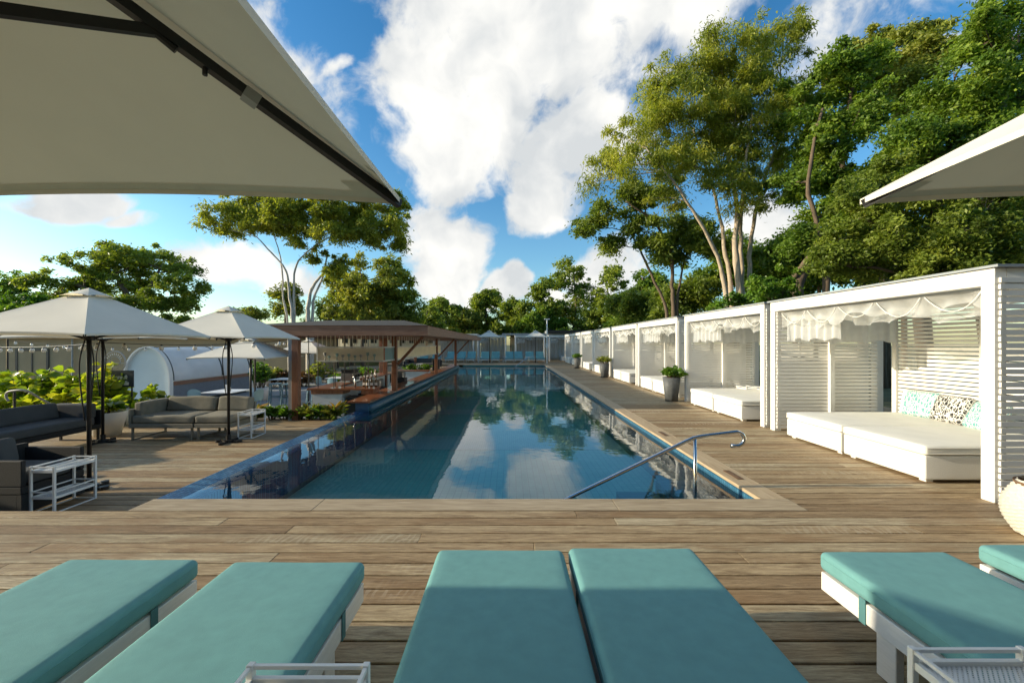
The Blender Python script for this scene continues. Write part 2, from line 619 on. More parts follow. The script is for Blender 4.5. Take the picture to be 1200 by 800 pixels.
def sheer_mat(name, alpha=.5):
    m, nt, out = new_mat(name)
    N = nt.nodes.new; L = nt.links.new
    d = N('ShaderNodeBsdfDiffuse'); d.inputs['Color'].default_value = (.84, .86, .88, 1)
    t = N('ShaderNodeBsdfTranslucent'); t.inputs['Color'].default_value = (.82, .82, .79, 1)
    mx = N('ShaderNodeMixShader'); mx.inputs[0].default_value = .45
    L(d.outputs[0], mx.inputs[1]); L(t.outputs[0], mx.inputs[2])
    tr = N('ShaderNodeBsdfTransparent'); tr.inputs['Color'].default_value = (.95, .95, .93, 1)
    lw = N('ShaderNodeLayerWeight'); lw.inputs['Blend'].default_value = .35
    tc = N('ShaderNodeTexCoord')
    nz = N('ShaderNodeTexNoise'); nz.inputs['Scale'].default_value = 9; L(tc.outputs['Object'], nz.inputs['Vector'])
    md = N('ShaderNodeMath'); md.operation = 'MULTIPLY_ADD'
    L(nz.outputs['Fac'], md.inputs[0]); md.inputs[1].default_value = .25; md.inputs[2].default_value = alpha - .12
    ad = N('ShaderNodeMath'); ad.operation = 'MULTIPLY_ADD'; ad.use_clamp = True
    L(lw.outputs['Facing'], ad.inputs[0]); ad.inputs[1].default_value = .5; L(md.outputs[0], ad.inputs[2])
    m2 = N('ShaderNodeMixShader'); L(ad.outputs[0], m2.inputs[0])
    L(tr.outputs[0], m2.inputs[1]); L(mx.outputs[0], m2.inputs[2])
    L(m2.outputs[0], out.inputs[0])
    return m


def water_mat():
    m, nt, out = new_mat('pool_water')
    N = nt.nodes.new; L = nt.links.new
    tc = N('ShaderNodeTexCoord')
    mp = N('ShaderNodeMapping'); mp.inputs['Scale'].default_value = (1, .8, 1)
    L(tc.outputs['Object'], mp.inputs[0])
    n1 = N('ShaderNodeTexNoise'); n1.inputs['Scale'].default_value = 2.2; n1.inputs['Detail'].default_value = 3; n1.inputs['Roughness'].default_value = .45
    L(mp.outputs[0], n1.inputs['Vector'])
    n2 = N('ShaderNodeTexNoise'); n2.inputs['Scale'].default_value = 9; n2.inputs['Detail'].default_value = 2
    L(mp.outputs[0], n2.inputs['Vector'])
    ad = N('ShaderNodeMath'); ad.operation = 'MULTIPLY_ADD'
    L(n2.outputs['Fac'], ad.inputs[0]); ad.inputs[1].default_value = .12; L(n1.outputs['Fac'], ad.inputs[2])
    b = N('ShaderNodeBump'); b.inputs['Strength'].default_value = .30; b.inputs['Distance'].default_value = .014
    L(ad.outputs[0], b.inputs['Height'])
    g = N('ShaderNodeBsdfGlossy'); g.inputs['Roughness'].default_value = .015; g.inputs['Color'].default_value = (1, 1, 1, 1)
    L(b.outputs[0], g.inputs['Normal'])
    t = N('ShaderNodeBsdfTransparent'); t.inputs['Color'].default_value = (.95, .985, .975, 1)
    fr = N('ShaderNodeFresnel'); fr.inputs['IOR'].default_value = 1.5
    L(b.outputs[0], fr.inputs['Normal'])
    mx = N('ShaderNodeMixShader')
    L(fr.outputs[0], mx.inputs[0]); L(t.outputs[0], mx.inputs[1]); L(g.outputs[0], mx.inputs[2])
    L(mx.outputs[0], out.inputs[0])
    return m


def tile_mat(name, c0, c1, grout, size, rough=.25, axis='XY', mortar=.06):
    m, nt, out = new_mat(name)
    N = nt.nodes.new; L = nt.links.new
    tc = N('ShaderNodeTexCoord')
    vec = tc.outputs['Object']
    if axis != 'XY':
        sp = N('ShaderNodeSeparateXYZ'); L(vec, sp.inputs[0])
        cb = N('ShaderNodeCombineXYZ')
        L(sp.outputs['XYZ'.index(axis[0])], cb.inputs[0]); L(sp.outputs['XYZ'.index(axis[1])], cb.inputs[1])
        vec = cb.outputs[0]
    br = N('ShaderNodeTexBrick')
    br.offset = 0.0; br.squash = 1.0
    br.inputs['Color1'].default_value = c0 + (1,); br.inputs['Color2'].default_value = c1 + (1,)
    br.inputs['Mortar'].default_value = grout + (1,)
    br.inputs['Scale'].default_value = 1.0
    br.inputs['Brick Width'].default_value = size; br.inputs['Row Height'].default_value = size
    br.inputs['Mortar Size'].default_value = size * mortar
    br.inputs['Bias'].default_value = 0
    L(vec, br.inputs['Vector'])
    nz = N('ShaderNodeTexNoise'); nz.inputs['Scale'].default_value = 1.3; nz.inputs['Detail'].default_value = 4
    L(vec, nz.inputs['Vector'])
    mx = N('ShaderNodeMix'); mx.data_type = 'RGBA'; mx.blend_type = 'MULTIPLY'; mx.inputs[0].default_value = .5
    rr = N('ShaderNodeValToRGB'); rr.color_ramp.elements[0].color = (.6, .65, .7, 1); rr.color_ramp.elements[1].color = (1.25, 1.2, 1.15, 1)
    L(nz.outputs['Fac'], rr.inputs[0])
    L(br.outputs['Color'], mx.inputs[6]); L(rr.outputs[0], mx.inputs[7])
    p = N('ShaderNodeBsdfPrincipled'); L(mx.outputs[2], p.inputs['Base Color'])
    p.inputs['Roughness'].default_value = rough
    b = N('ShaderNodeBump'); b.inputs['Strength'].default_value = .3; b.inputs['Distance'].default_value = .003; b.invert = True
    L(br.outputs['Fac'], b.inputs['Height']); L(b.outputs[0], p.inputs['Normal'])
    L(p.outputs[0], out.inputs[0])
    return m


def leafprint_mat(name, ground, ink, scale=15):
    m, nt, out = new_mat(name)
    N = nt.nodes.new; L = nt.links.new
    tc = N('ShaderNodeTexCoord')
    def veins(rot, st, sc, thr):
        mp = N('ShaderNodeMapping'); mp.inputs['Rotation'].default_value = (0.5, .3, rot); mp.inputs['Scale'].default_value = st
        L(tc.outputs['Object'], mp.inputs[0])
        v = N('ShaderNodeTexVoronoi'); v.feature = 'DISTANCE_TO_EDGE'; v.inputs['Scale'].default_value = sc
        L(mp.outputs[0], v.inputs['Vector'])
        r = N('ShaderNodeMath'); r.operation = 'LESS_THAN'; L(v.outputs['Distance'], r.inputs[0]); r.inputs[1].default_value = thr
        return r.outputs[0]
    a = veins(.7, (1, .38, 1), scale, .07)
    b = veins(-.8, (.4, 1, 1), scale * .8, .03)
    mxm = N('ShaderNodeMath'); mxm.operation = 'MAXIMUM'; L(a, mxm.inputs[0]); L(b, mxm.inputs[1])
    mx = N('ShaderNodeMix'); mx.data_type = 'RGBA'; L(mxm.outputs[0], mx.inputs[0])
    mx.inputs[6].default_value = ink + (1,); mx.inputs[7].default_value = ground + (1,)
    p = N('ShaderNodeBsdfPrincipled'); L(mx.outputs[2], p.inputs['Base Color']); p.inputs['Roughness'].default_value = .85
    L(p.outputs[0], out.inputs[0])
    return m


def perf_mat(name, col, pitch=.012):
    m, nt, out = new_mat(name)
    N = nt.nodes.new; L = nt.links.new
    tc = N('ShaderNodeTexCoord')
    v = N('ShaderNodeTexVoronoi'); v.inputs['Scale'].default_value = 1 / pitch; v.inputs['Randomness'].default_value = 0
    mp = N('ShaderNodeMapping'); mp.inputs['Rotation'].default_value = (0, 0, R(45))
    L(tc.outputs['Object'], mp.inputs[0])
    sp = N('ShaderNodeSeparateXYZ'); L(mp.outputs[0], sp.inputs[0])
    cb = N('ShaderNodeCombineXYZ'); L(sp.outputs[0], cb.inputs[0]); L(sp.outputs[1], cb.inputs[1])
    L(cb.outputs[0], v.inputs['Vector'])
    lt = N('ShaderNodeMath'); lt.operation = 'LESS_THAN'; L(v.outputs['Distance'], lt.inputs[0]); lt.inputs[1].default_value = .3
    p = N('ShaderNodeBsdfPrincipled'); p.inputs['Base Color'].default_value = col + (1,); p.inputs['Roughness'].default_value = .4
    t = N('ShaderNodeBsdfTransparent')
    mx = N('ShaderNodeMixShader'); L(lt.outputs[0], mx.inputs[0]); L(p.outputs[0], mx.inputs[1]); L(t.outputs[0], mx.inputs[2])
    L(mx.outputs[0], out.inputs[0])
    return m


M = {}
M['deck'] = deck_mat('weathered_decking')
M['coping'] = wood_mat('coping_wood', (.36, .26, .15), (.50, .39, .25), .6, 1)
M['coping_x'] = wood_mat('coping_wood_across', (.27, .20, .12), (.46, .37, .245), .6, 0)
M['gap_shade'] = simple('gap_shade_black', (.012, .010, .008), .95)
M['redwood'] = wood_mat('red_brown_timber', (.20, .095, .055), (.34, .18, .11), .55, 0)
M['redwood_y'] = wood_mat('red_brown_timber_long', (.20, .095, .055), (.34, .18, .11), .55, 1)
M['post_wood'] = wood_mat('red_brown_post', (.21, .075, .035), (.33, .14, .07), .5, 2)
M['counter_wood'] = wood_mat('oiled_counter_wood', (.20, .06, .025), (.33, .125, .055), .3, 1, .3)
M['soffit'] = wood_mat('soffit_boards', (.06, .055, .05), (.09, .08, .07), .6, 0)
M['white_paint'] = simple('white_paint', (.76, .75, .71), .45, var=.04, vscale=3, bump=.06, bscale=25)
M['white_metal'] = simple('white_powdercoat', (.78, .78, .76), .35, var=.03)
M['bed_weave'] = simple('white_weave', (.76, .75, .70), .6, var=.05, vscale=90, bump=.25, bscale=220)
M['bed_fabric'] = simple('white_fabric', (.76, .75, .69), .85, var=.04, vscale=4, bump=.12, bscale=14)
M['lounge_frame'] = simple('white_grained_frame', (.74, .72, .68), .5, var=.06, stretch=(12, 1, 12), vscale=8, bump=.1)
M['teal'] = simple('teal_fabric', (.138, .325, .328), .9, var=.06, vscale=14, bump=.3, bscale=520)
M['teal_dark'] = simple('teal_strap', (.075, .19, .20), .9, var=.1)
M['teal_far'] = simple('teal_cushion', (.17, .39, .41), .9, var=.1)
M['grey_fabric'] = simple('grey_fabric', (.235, .22, .175), .9, var=.1, vscale=9, bump=.3, bscale=180)
M['dark_fabric'] = simple('charcoal_fabric', (.075, .082, .088), .9, var=.12, vscale=5, bump=.25, bscale=200)
M['dark_frame'] = simple('charcoal_metal', (.035, .037, .038), .45, var=.08)
M['rope'] = simple('black_woven_rope', (.022, .023, .024), .8, var=.3, vscale=90, bump=.5, bscale=160)
M['black'] = simple('black_metal', (.016, .016, .017), .4, var=.1)
M['canopy'] = simple('cream_canvas', (.80, .76, .65), .9, var=.05, vscale=2.5, bump=.55, bscale=2.6, transl=.12, tcol=(.60, .53, .37))
M['canopy_hem'] = simple('cream_hem', (.70, .66, .55), .9, var=.06, vscale=9, bump=.3, bscale=60)
M['clip'] = simple('grey_clip', (.35, .35, .34), .5)
M['steel'] = simple('polished_steel', (.68, .67, .65), .18, metal=1.0, var=.04)
M['grey_pot'] = simple('grey_pot_stone', (.10, .105, .105), .6, var=.25, vscale=8, bump=.15)
M['white_pot'] = simple('white_pot_glaze', (.72, .71, .67), .5, var=.06)
M['basket'] = simple('white_rope_weave', (.60, .57, .49), .8, var=.12, vscale=40, bump=.4, bscale=150)
M['basket_in'] = simple('brown_basket_lining', (.17, .10, .055), .8, var=.3, vscale=20)
M['sheer'] = sheer_mat('sheer_voile', .36)
M['sheer2'] = sheer_mat('sheer_voile_gathered', .80)
M['piping'] = simple('white_piping', (.85, .85, .82), .6, var=.03, transl=.15)
M['water'] = water_mat()
M['pool_floor'] = tile_mat('pool_floor_mosaic', (.24, .70, .58), (.30, .76, .64), (.17, .56, .48), .11, .4, 'XY', .05)
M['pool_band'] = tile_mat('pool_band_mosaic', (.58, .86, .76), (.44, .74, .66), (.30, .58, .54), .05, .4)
M['pool_wall'] = tile_mat('pool_wall_mosaic', (.05, .22, .24), (.06, .26, .28), (.03, .14, .16), .10, .4, 'YZ')
M['blue_tile'] = tile_mat('blue_edge_mosaic', (.035, .14, .30), (.08, .24, .42), (.03, .08, .16), .045, .2, 'XY', .10)
M['blue_tile_w'] = tile_mat('blue_waterline_mosaic', (.035, .13, .22), (.06, .18, .28), (.03, .08, .13), .045, .2, 'YZ', .10)
M['bull'] = simple('dark_blue_glaze', (.07, .15, .19), .3, var=.2, vscale=14, coat=.3)
M['paving'] = tile_mat('terrace_pavers', (.25, .27, .28), (.29, .31, .32), (.16, .17, .18), .6, .7, 'XY', .03)
M['ground'] = simple('garden_soil_grass', (.07, .085, .035), .95, var=.5, vscale=.6, bump=.5, bscale=3)
M['soil'] = simple('dark_soil', (.055, .040, .026), .95, var=.4, vscale=8, bump=.6, bscale=30)
M['wall_grey'] = simple('taupe_render', (.38, .275, .155), .85, var=.08, vscale=1.2, bump=.15, bscale=40)
M['roof_grey'] = simple('grey_roof_sheet', (.034, .034, .033), .9, var=.1, stretch=(1, 8, 1))
M['roof_light'] = simple('pale_roof_sheet', (.30, .33, .35), .5, var=.08)
M['cream_panel'] = simple('cream_screen', (.92, .87, .74), .6, var=.06, vscale=3, transl=.6)
M['glassy'] = simple('pale_glass', (.35, .50, .50), .15, var=.05, transl=.3)
M['glass_dark'] = simple('dark_window_glass', (.03, .035, .036), .12, var=.2, vscale=2)
M['bar_white'] = simple('bar_front_panel', (.62, .63, .64), .6, var=.05)
M['caravan'] = simple('pale_caravan_shell', (.78, .82, .79), .4, var=.04, vscale=2)
M['caravan_win'] = simple('milky_curved_panel', (.82, .83, .82), .4, var=.08, vscale=1.5, transl=.15)
M['caravan_low'] = simple('grey_lower_panel', (.20, .22, .25), .5, var=.08)
M['blue_chair'] = simple('powder_blue_chair', (.26, .42, .47), .5, var=.05)
M['blue_stool'] = simple('slate_blue_stool', (.10, .19, .24), .5, var=.05)
M['sign_dark'] = simple('slate_sign', (.04, .05, .065), .4, var=.2)
M['sign_letter'] = simple('white_lettering', (.75, .75, .72), .5, var=.02)
M['bulb'] = simple('clear_bulb_glass', (.75, .74, .70), .08, var=.05, transl=.3)
M['print_teal'] = leafprint_mat('teal_leaf_print', (.74, .75, .70), (.11, .33, .34), 26)
M['print_black'] = leafprint_mat('black_leaf_print', (.74, .73, .68), (.022, .022, .024), 26)
M['perf'] = perf_mat('perforated_white_tray', (.78, .78, .76))
M['copper'] = simple('brown_metal_plate', (.16, .085, .045), .5, metal=.3)
M['machine'] = simple('steel_bar_equipment', (.30, .29, .28), .3, metal=.7, var=.2)
M['bottle'] = simple('amber_bottle', (.14, .08, .03), .15)
M['orange'] = simple('orange_flowers', (.55, .07, .02), .7)
# foliage
M['leaf_gum'] = leaf_mat('gum_leaves', (0.119, 0.155, 0.019), (0.239, 0.277, 0.034), (0.402, 0.406, 0.060), .46)
M['leaf_dark'] = leaf_mat('rainforest_leaves', (0.055, 0.111, 0.014), (0.131, 0.223, 0.027), (0.262, 0.348, 0.043), .42)
M['leaf_mid'] = leaf_mat('mixed_leaves', (0.080, 0.122, 0.019), (0.166, 0.228, 0.033), (0.292, 0.343, 0.053), .42)
M['leaf_yellow'] = leaf_mat('yellow_green_leaves', (0.103, 0.138, 0.023), (0.218, 0.253, 0.040), (0.368, 0.368, 0.069), .38)
M['leaf_lime'] = leaf_mat('lime_broad_leaves', (.06, .13, .012), (.22, .31, .025), (.50, .47, .04), .46, .35)
M['leaf_bush'] = leaf_mat('bright_bush_leaves', (.05, .12, .012), (.11, .22, .022), (.20, .31, .04), .36, .4)
M['leaf_ti'] = leaf_mat('cordyline_leaves', (.08, .13, .025), (.22, .25, .04), (.60, .24, .05), .42, .35)
M['leaf_rust'] = leaf_mat('rusty_ground_leaves', (.09, .045, .02), (.16, .075, .03), (.20, .14, .04), .3)
M['bark_pale'] = simple('pale_peeling_bark', (.42, .34, .25), .85, var=.3, vscale=3, stretch=(3, 3, .7), bump=.4, bscale=8)
M['bark_white'] = simple('white_gum_bark', (.50, .45, .38), .8, var=.2, vscale=3, stretch=(3, 3, .7), bump=.3, bscale=8)
M['bark_dark'] = simple('brown_bark', (.13, .095, .065), .9, var=.3, vscale=4, stretch=(3, 3, .7), bump=.5, bscale=10)

# ------------------------------------------------------------------ the setting: ground, decks, pool
POOL_X0, POOL_X1 = -3.50, 2.60
POOL_Y0, POOL_Y1 = 4.09, 30.0
WATER_Z = -0.10
LOW_Z = -0.20          # lounge deck on the left
TERR_Z = -0.60         # bar terrace
rnd = random.Random(7)


def planks(mb, x0, x1, y0, y1, z, pitch=.152, gap=.013, seed=1, ch=0.0, th=.028, lmin=3.4, lmax=6.0):
    rg = random.Random(seed)
    n = max(1, round((y1 - y0) / pitch))
    p = (y1 - y0) / n
    for i in range(n):
        a = y0 + i * p
        x = x0
        first = True
        tone = rg.random()
        while x < x1 - .01:
            l = rg.uniform(lmin, lmax)
            if first:
                l *= rg.uniform(.3, 1); first = False
            e = min(x1, x + l)
            if x1 - e < .5: e = x1
            dz = rg.uniform(-.0012, .0012)
            mb.box(x + .0015, e - .0015, a + gap / 2, a + p - gap / 2, z - th, z + dz, a=rg.random(), ch=ch)
            x = e


dk = MB()
planks(dk, -9.5, 9.5, -1.5, 3.82, 0, seed=3, ch=.0035)
planks(dk, 2.865, 9.5, 3.82, 12.0, 0, seed=4, ch=.003)
planks(dk, 2.865, 9.5, 12.0, 30.26, 0, seed=5)
planks(dk, -10.0, 9.5, 30.26, 40.0, 0, seed=6)
tag(dk.build('pool_deck', M['deck'], attr='pl'), kind='structure')
dk = MB()
planks(dk, -14.5, -4.105, 3.83, 9.35, LOW_Z, seed=8, ch=.003)
tag(dk.build('lower_deck', M['deck'], attr='pl'), kind='structure')
dk = MB()
planks(dk, -12.0, -4.0, 22.5, 30.26, -.1, seed=9)
tag(dk.build('raised_deck', M['deck'], attr='pl'), kind='structure')
g0 = MB()
for (x0_, x1_, y0_, y1_, z_) in ((-9.5, 9.5, -1.5, 3.82, -.034), (2.865, 9.5, 3.82, 30.26, -.034), (-10, 9.5, 30.26, 40, -.034), (-14.5, -4.105, 3.83, 9.35, LOW_Z - .034), (-12, -4, 22.5, 30.2, -.134)):
    g0.add([(x0_, y0_, z_), (x1_, y0_, z_), (x1_, y1_, z_), (x0_, y1_, z_)], [(0, 1, 2, 3)])
tag(g0.build('deck_gap_shade', M['gap_shade']), kind='structure')  # black sheet added under the planks, stands in for shade in the gaps
# coping boards round the pool
cp = MB(); cx_ = MB()
x = -3.66
for xe in (-1.9, 1.05, 2.865):
    cx_.box(x + .001, xe - .001, 3.825, 4.105, -.035, .004, a=rnd.random(), ch=.004); x = xe
y = 4.108
while y < 30:
    e = min(30.0, y + 2.6)
    cp.box(2.585, 2.86, y + .001, e - .001, -.035, .003, a=rnd.random(), ch=.004)
    y = e
x = -3.4
while x < 2.86:
    e = min(2.86, x + 2.6)
    cx_.box(x + .001, e - .001, 29.985, 30.255, -.035, .004, a=rnd.random()); x = e
y = 3.835
while y < 9.9:
    e = min(9.9, y + 2.4)
    cp.box(-4.10, -3.855, y + .001, e - .001, LOW_Z - .03, LOW_Z + .004, a=rnd.random(), ch=.004)
    y = e
tag(cp.build('pool_coping', M['coping']), kind='structure')
tag(cx_.build('pool_coping', M['coping_x']), kind='structure')
# risers under the deck edge so that nothing floats
rs = MB()
rs.box(-9.5, -3.66, 3.79, 3.818, -.7, -.03)
rs.box(-14.5, -3.86, 9.352, 9.38, -.7, LOW_Z - .03)
tag(rs.build('deck_riser', M['redwood']), kind='structure')
# pool basin
b = MB(); b.box(-3.46, 2.59, 4.10, 29.99, -1.30, -.80)
tag(b.build('pool_floor', M['pool_floor']), kind='structure')
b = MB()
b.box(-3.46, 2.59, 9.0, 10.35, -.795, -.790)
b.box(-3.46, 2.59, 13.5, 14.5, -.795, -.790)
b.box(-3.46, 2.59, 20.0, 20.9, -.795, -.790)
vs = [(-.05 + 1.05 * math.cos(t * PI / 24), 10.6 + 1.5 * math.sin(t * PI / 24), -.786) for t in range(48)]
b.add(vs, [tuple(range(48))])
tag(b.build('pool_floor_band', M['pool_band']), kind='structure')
b = MB()
b.box(2.592, 2.85, 4.1, 30.0, -1.3, -.40)
b.box(-3.56, -3.46, 4.1, 30.0, -1.3, -.27)
b.box(-3.5, 2.59, 3.95, 4.098, -1.3, -.04)
b.box(-3.5, 2.59, 29.992, 30.2, -1.3, -.04)
# entry steps by the handrail
b.box(2.05, 2.59, 4.105, 5.6, -1.15, -.32)
b.box(1.5, 2.05, 4.105, 5.6, -1.15, -.48)
b.box(.95, 1.5, 4.105, 5.6, -1.15, -.64)
tag(b.build('pool_wall', M['pool_wall']), kind='structure')
b = MB(); b.box(2.588, 2.85, 4.106, 29.99, -.398, -.036)
tag(b.build('waterline_tiles', M['blue_tile_w']), kind='structure')
b = MB()
b.add([(-3.853, 3.9, -.092), (-3.43, 3.9, -.128), (-3.43, 9.93, -.128), (-3.853, 9.93, -.092),
       (-3.853, 3.9, -.7), (-3.43, 3.9, -.7), (-3.43, 9.93, -.7), (-3.853, 9.93, -.7)],
      [(0, 1, 2, 3), (1, 5, 6, 2), (0, 3, 7, 4), (2, 6, 7, 3), (0, 4, 5, 1)])
tag(b.build('overflow_edge', M['blue_tile']), kind='structure')
b = MB()
b.grid(lambda u, v: (-3.60 + 6.20 * u, 4.08 + 25.93 * v, WATER_Z), 4, 16)
tag(b.build('water', M['water']), kind='structure')
# ground sheet with a hole for the pool
g = MB()
gz = -.72
def quad(x0, x1, y0, y1, z): g.add([(x0, y0, z), (x1, y0, z), (x1, y1, z), (x0, y1, z)], [(0, 1, 2, 3)])
quad(-400, -3.6, -200, 600, gz)
quad(2.9, 400, -200, 600, gz)
quad(-3.6, 2.9, -200, 3.9, gz)
quad(-3.6, 2.9, 30.1, 600, gz)
tag(g.build('ground', M['ground']), kind='structure')
g = MB()
quad(9.5, 120, -30, 40, -.12); quad(-60, 120, 40, 300, -.1)
g.add([(-60, 40, -.1), (120, 40, -.1), (120, 40, -.9), (-60, 40, -.9)], [(0, 1, 2, 3)])
tag(g.build('garden_ground', M['ground']), kind='structure')
g = MB(); quad(-40, -3.7, 9.39, 36, TERR_Z)
tag(g.build('paving', M['paving']), kind='structure')

# ------------------------------------------------------------------ trees and plants


def leaf_cards(name, C, Dn, Ln, Wd, tone, mat, parent=None, seed=0, six=False, fold=.15):
    """many small leaves: C centres (n,3), Dn directions (n,3), lengths, widths, tone per leaf"""
    rg = np.random.default_rng(seed)
    n = len(C)
    Dn = Dn / np.linalg.norm(Dn, axis=1)[:, None]
    r = rg.normal(size=(n, 3))
    Sd = np.cross(Dn, r); Sd /= np.linalg.norm(Sd, axis=1)[:, None] + 1e-9
    L2 = Dn * Ln[:, None] / 2
    W2 = Sd * Wd[:, None] / 2
    if six:
        # broad ovate leaf, base at C, slightly arched
        Up = np.cross(Sd, Dn)
        Up *= np.sign(Up[:, 2:3] + 1e-9)
        full = Dn * Ln[:, None]
        arch = Up * (Ln * fold)[:, None]
        base = C
        a = C + full * .35 + arch * .8
        bb = C + full * .72 + arch * .65
        tip = C + full - arch * .1
        V = np.stack([base, a + W2 * .9 + Up * (Wd * .15)[:, None], a - W2 * .9 + Up * (Wd * .15)[:, None],
                      bb + W2 * .85 + Up * (Wd * .12)[:, None], bb - W2 * .85 + Up * (Wd * .12)[:, None], tip, a, bb], 1).reshape(-1, 3)
        k = 8
        pat = [(0, 6, 2), (0, 1, 6), (6, 7, 4, 2), (1, 3, 7, 6), (7, 5, 4), (3, 5, 7)]
        faces = []
        loops = []; starts = []; tots = []
        lp = np.concatenate([np.array(p) for p in pat])
        tt = np.array([len(p) for p in pat])
        loops = (np.arange(n)[:, None] * k + lp[None, :]).reshape(-1)
        tots = np.tile(tt, n)
        ton = np.repeat(tone, len(pat))
    else:
        V = np.stack([C - L2, C + W2 - L2 * .1, C + L2, C - W2 - L2 * .1], 1).reshape(-1, 3)
        loops = np.arange(n * 4)
        tots = np.full(n, 4)
        ton = tone
    starts = np.concatenate([[0], np.cumsum(tots)[:-1]])
    me = bpy.data.meshes.new(name)
    me.vertices.add(len(V)); me.vertices.foreach_set('co', V.astype(np.float32).reshape(-1))
    me.loops.add(len(loops)); me.loops.foreach_set('vertex_index', loops.astype(np.int32))
    me.polygons.add(len(tots)); me.polygons.foreach_set('loop_start', starts.astype(np.int32))
    me.polygons.foreach_set('loop_total', tots.astype(np.int32))
    at_ = me.attributes.new('tone', 'FLOAT', 'FACE')
    at_.data.foreach_set('value', ton.astype(np.float32))
    me.update(calc_edges=True)
    return link_mesh(name, me, mat, parent)


def bez(p, q, sag, n=6, rg=None, wob=0.0):
    p = Vector(p); q = Vector(q)
    m = (p + q) / 2 + Vector((0, 0, sag))
    out = []
    for i in range(n + 1):
        t = i / n
        v = p * (1 - t) ** 2 + m * 2 * t * (1 - t) + q * t * t
        if rg is not None and 0 < i < n:
            v = v + Vector((rg.uniform(-1, 1), rg.uniform(-1, 1), rg.uniform(-1, 1))) * wob
        out.append(v)
    return out


def tree(name, label, base, stems, lobes, D, leaf, bark, n_leaf, L=.16, W=.05, droop=.3, group=None, cat='tree', seed=1,
         clump=.6, depth=1.0, r0=.2, dens=1.0, tone_bias=0.0, twigs=True, spread=1.0):
    """stems: lists of (px,py,dD) ; lobes: (px,py,rx,ry[,dD]) in photo pixels at depth D"""
    rg = random.Random(seed); nr = np.random.default_rng(seed)
    t = thing(name, base, label, cat, group)
    B = Vector(base)
    tr = MB()
    nodes = []
    for si, st in enumerate(stems):
        pts = [at(px, py, D + dd) for (px, py, dd) in st]
        if si == 0 or True:
            pts = [Vector((B.x + (pts[0].x - B.x) * .6, B.y + (pts[0].y - B.y) * .6, B.z - .1))] + pts
        for q_ in range(2, len(pts)):
            pts[q_] = pts[q_] + Vector((rg.uniform(-1, 1), rg.uniform(-1, 1), 0)) * r0 * .8
        pp = smooth_path(pts, 5)
        m = len(pp)
        for q_ in range(2, m - 1):
            pp[q_] = pp[q_] + Vector((rg.uniform(-1, 1), rg.uniform(-1, 1), 0)) * r0 * .16
        rr0 = r0 * (1 if si == 0 else .75)
        rad = [rr0 * (1 - .72 * (i / (m - 1)) ** .8) * (1.35 if i == 0 else 1) * rg.uniform(.9, 1.1) for i in range(m)]
        tr.tube([p - B for p in pp], rad, n=9)
        for i, p in enumerate(pp):
            if i > m * .35: nodes.append((p, rad[i]))
    cen = []; dirs = []; tones = []
    lob = []
    for lb in lobes:
        px, py, rx, ry = lb[:4]
        dd = lb[4] if len(lb) > 4 else rg.uniform(-1, 1) * depth * min(rx, 60) / F * D * .8
        c = at(px, py, D + dd)
        s = (D + dd) / F
        lob.append((c, rx * s, min(rx, ry * 1.4) * s * depth, ry * s))
    area = sum(a * b for (_, a, _, b) in lob)
    for (c, ax, ay, az) in lob:
        # limb from the nearest sensible node
        best = min(nodes, key=lambda nd: (nd[0] - c).length + (1.5 * max(0, nd[0].z - c.z)) + .25 * abs(nd[0].z - (c.z - az)))
        rl = min(best[1] * .75, .035 + .03 * math.sqrt(ax * az))
        lp = bez(best[0], c, rg.uniform(-.1, .35) * (c - best[0]).length * .3, 7, rg, .05 * (c - best[0]).length * .5)
        tr.tube([p - B for p in lp], [rl * (1 - .7 * i / 7) for i in range(8)], n=6, cap=False)
        ncl = max(6, int(dens * ax * az * 4.2 / (clump * clump)))
        nl = max(6, int(n_leaf * (ax * az) / area / ncl))
        lob_tone = rg.gauss(0, .05)
        for k in range(ncl):
            v = nr.normal(size=3); v /= np.linalg.norm(v)
            v[2] = v[2] * .9 + .10
            sprig = nr.uniform() < .22
            rad = nr.uniform(1.0, 1.38) if sprig else nr.uniform(.18, 1.0) ** .6
            cc = Vector((c.x + v[0] * ax * rad, c.y + v[1] * ay * rad, c.z + v[2] * az * rad))
            cs = clump * (nr.uniform(.25, .5) if sprig else nr.uniform(.4, .95))
            m_ = max(4, int(nl * (.4 if sprig else nr.uniform(.6, 1.4))))
            if twigs and k % 2 == 0:
                i0 = rg.randint(3, 7)
                tp = bez(lp[i0], cc, rg.uniform(-.05, .15), 3, rg, .04)
                tr.tube([p - B for p in tp], [rl * .26, rl * .20, rl * .14, rl * .08], n=4, cap=False)
            q = nr.normal(size=(m_, 3)) * .50
            st_ = nr.normal(size=3) * .35                     # each clump leans its own way
            q += np.outer(nr.normal(size=m_) * .5, st_)
            q *= np.array([cs * spread, cs * spread, cs * .72])
            q[:, 2] -= droop * .3 * (q[:, 0] ** 2 + q[:, 1] ** 2) / cs
            P = q + np.array(cc)
            d = nr.normal(size=(m_, 3)); d[:, 2] = d[:, 2] * .6 - droop * 1.6
            d[:, :2] += q[:, :2] / cs * .6
            cen.append(P); dirs.append(d)
            tb = nr.normal(0.47 + tone_bias + lob_tone, .19) + (.10 if sprig else 0)
            tones.append(np.clip(nr.normal(tb, .14, m_), 0, 1))
    C = np.concatenate(cen) - np.array(B)
    Dn = np.concatenate(dirs); tn = np.concatenate(tones)
    n = len(C)
    leaf_cards('crown', C, Dn, L * nr.uniform(.6, 1.3, n), W * nr.uniform(.7, 1.3, n), tn, leaf, t, seed)
    tr.build('trunk', bark, t, smooth=True)
    return t


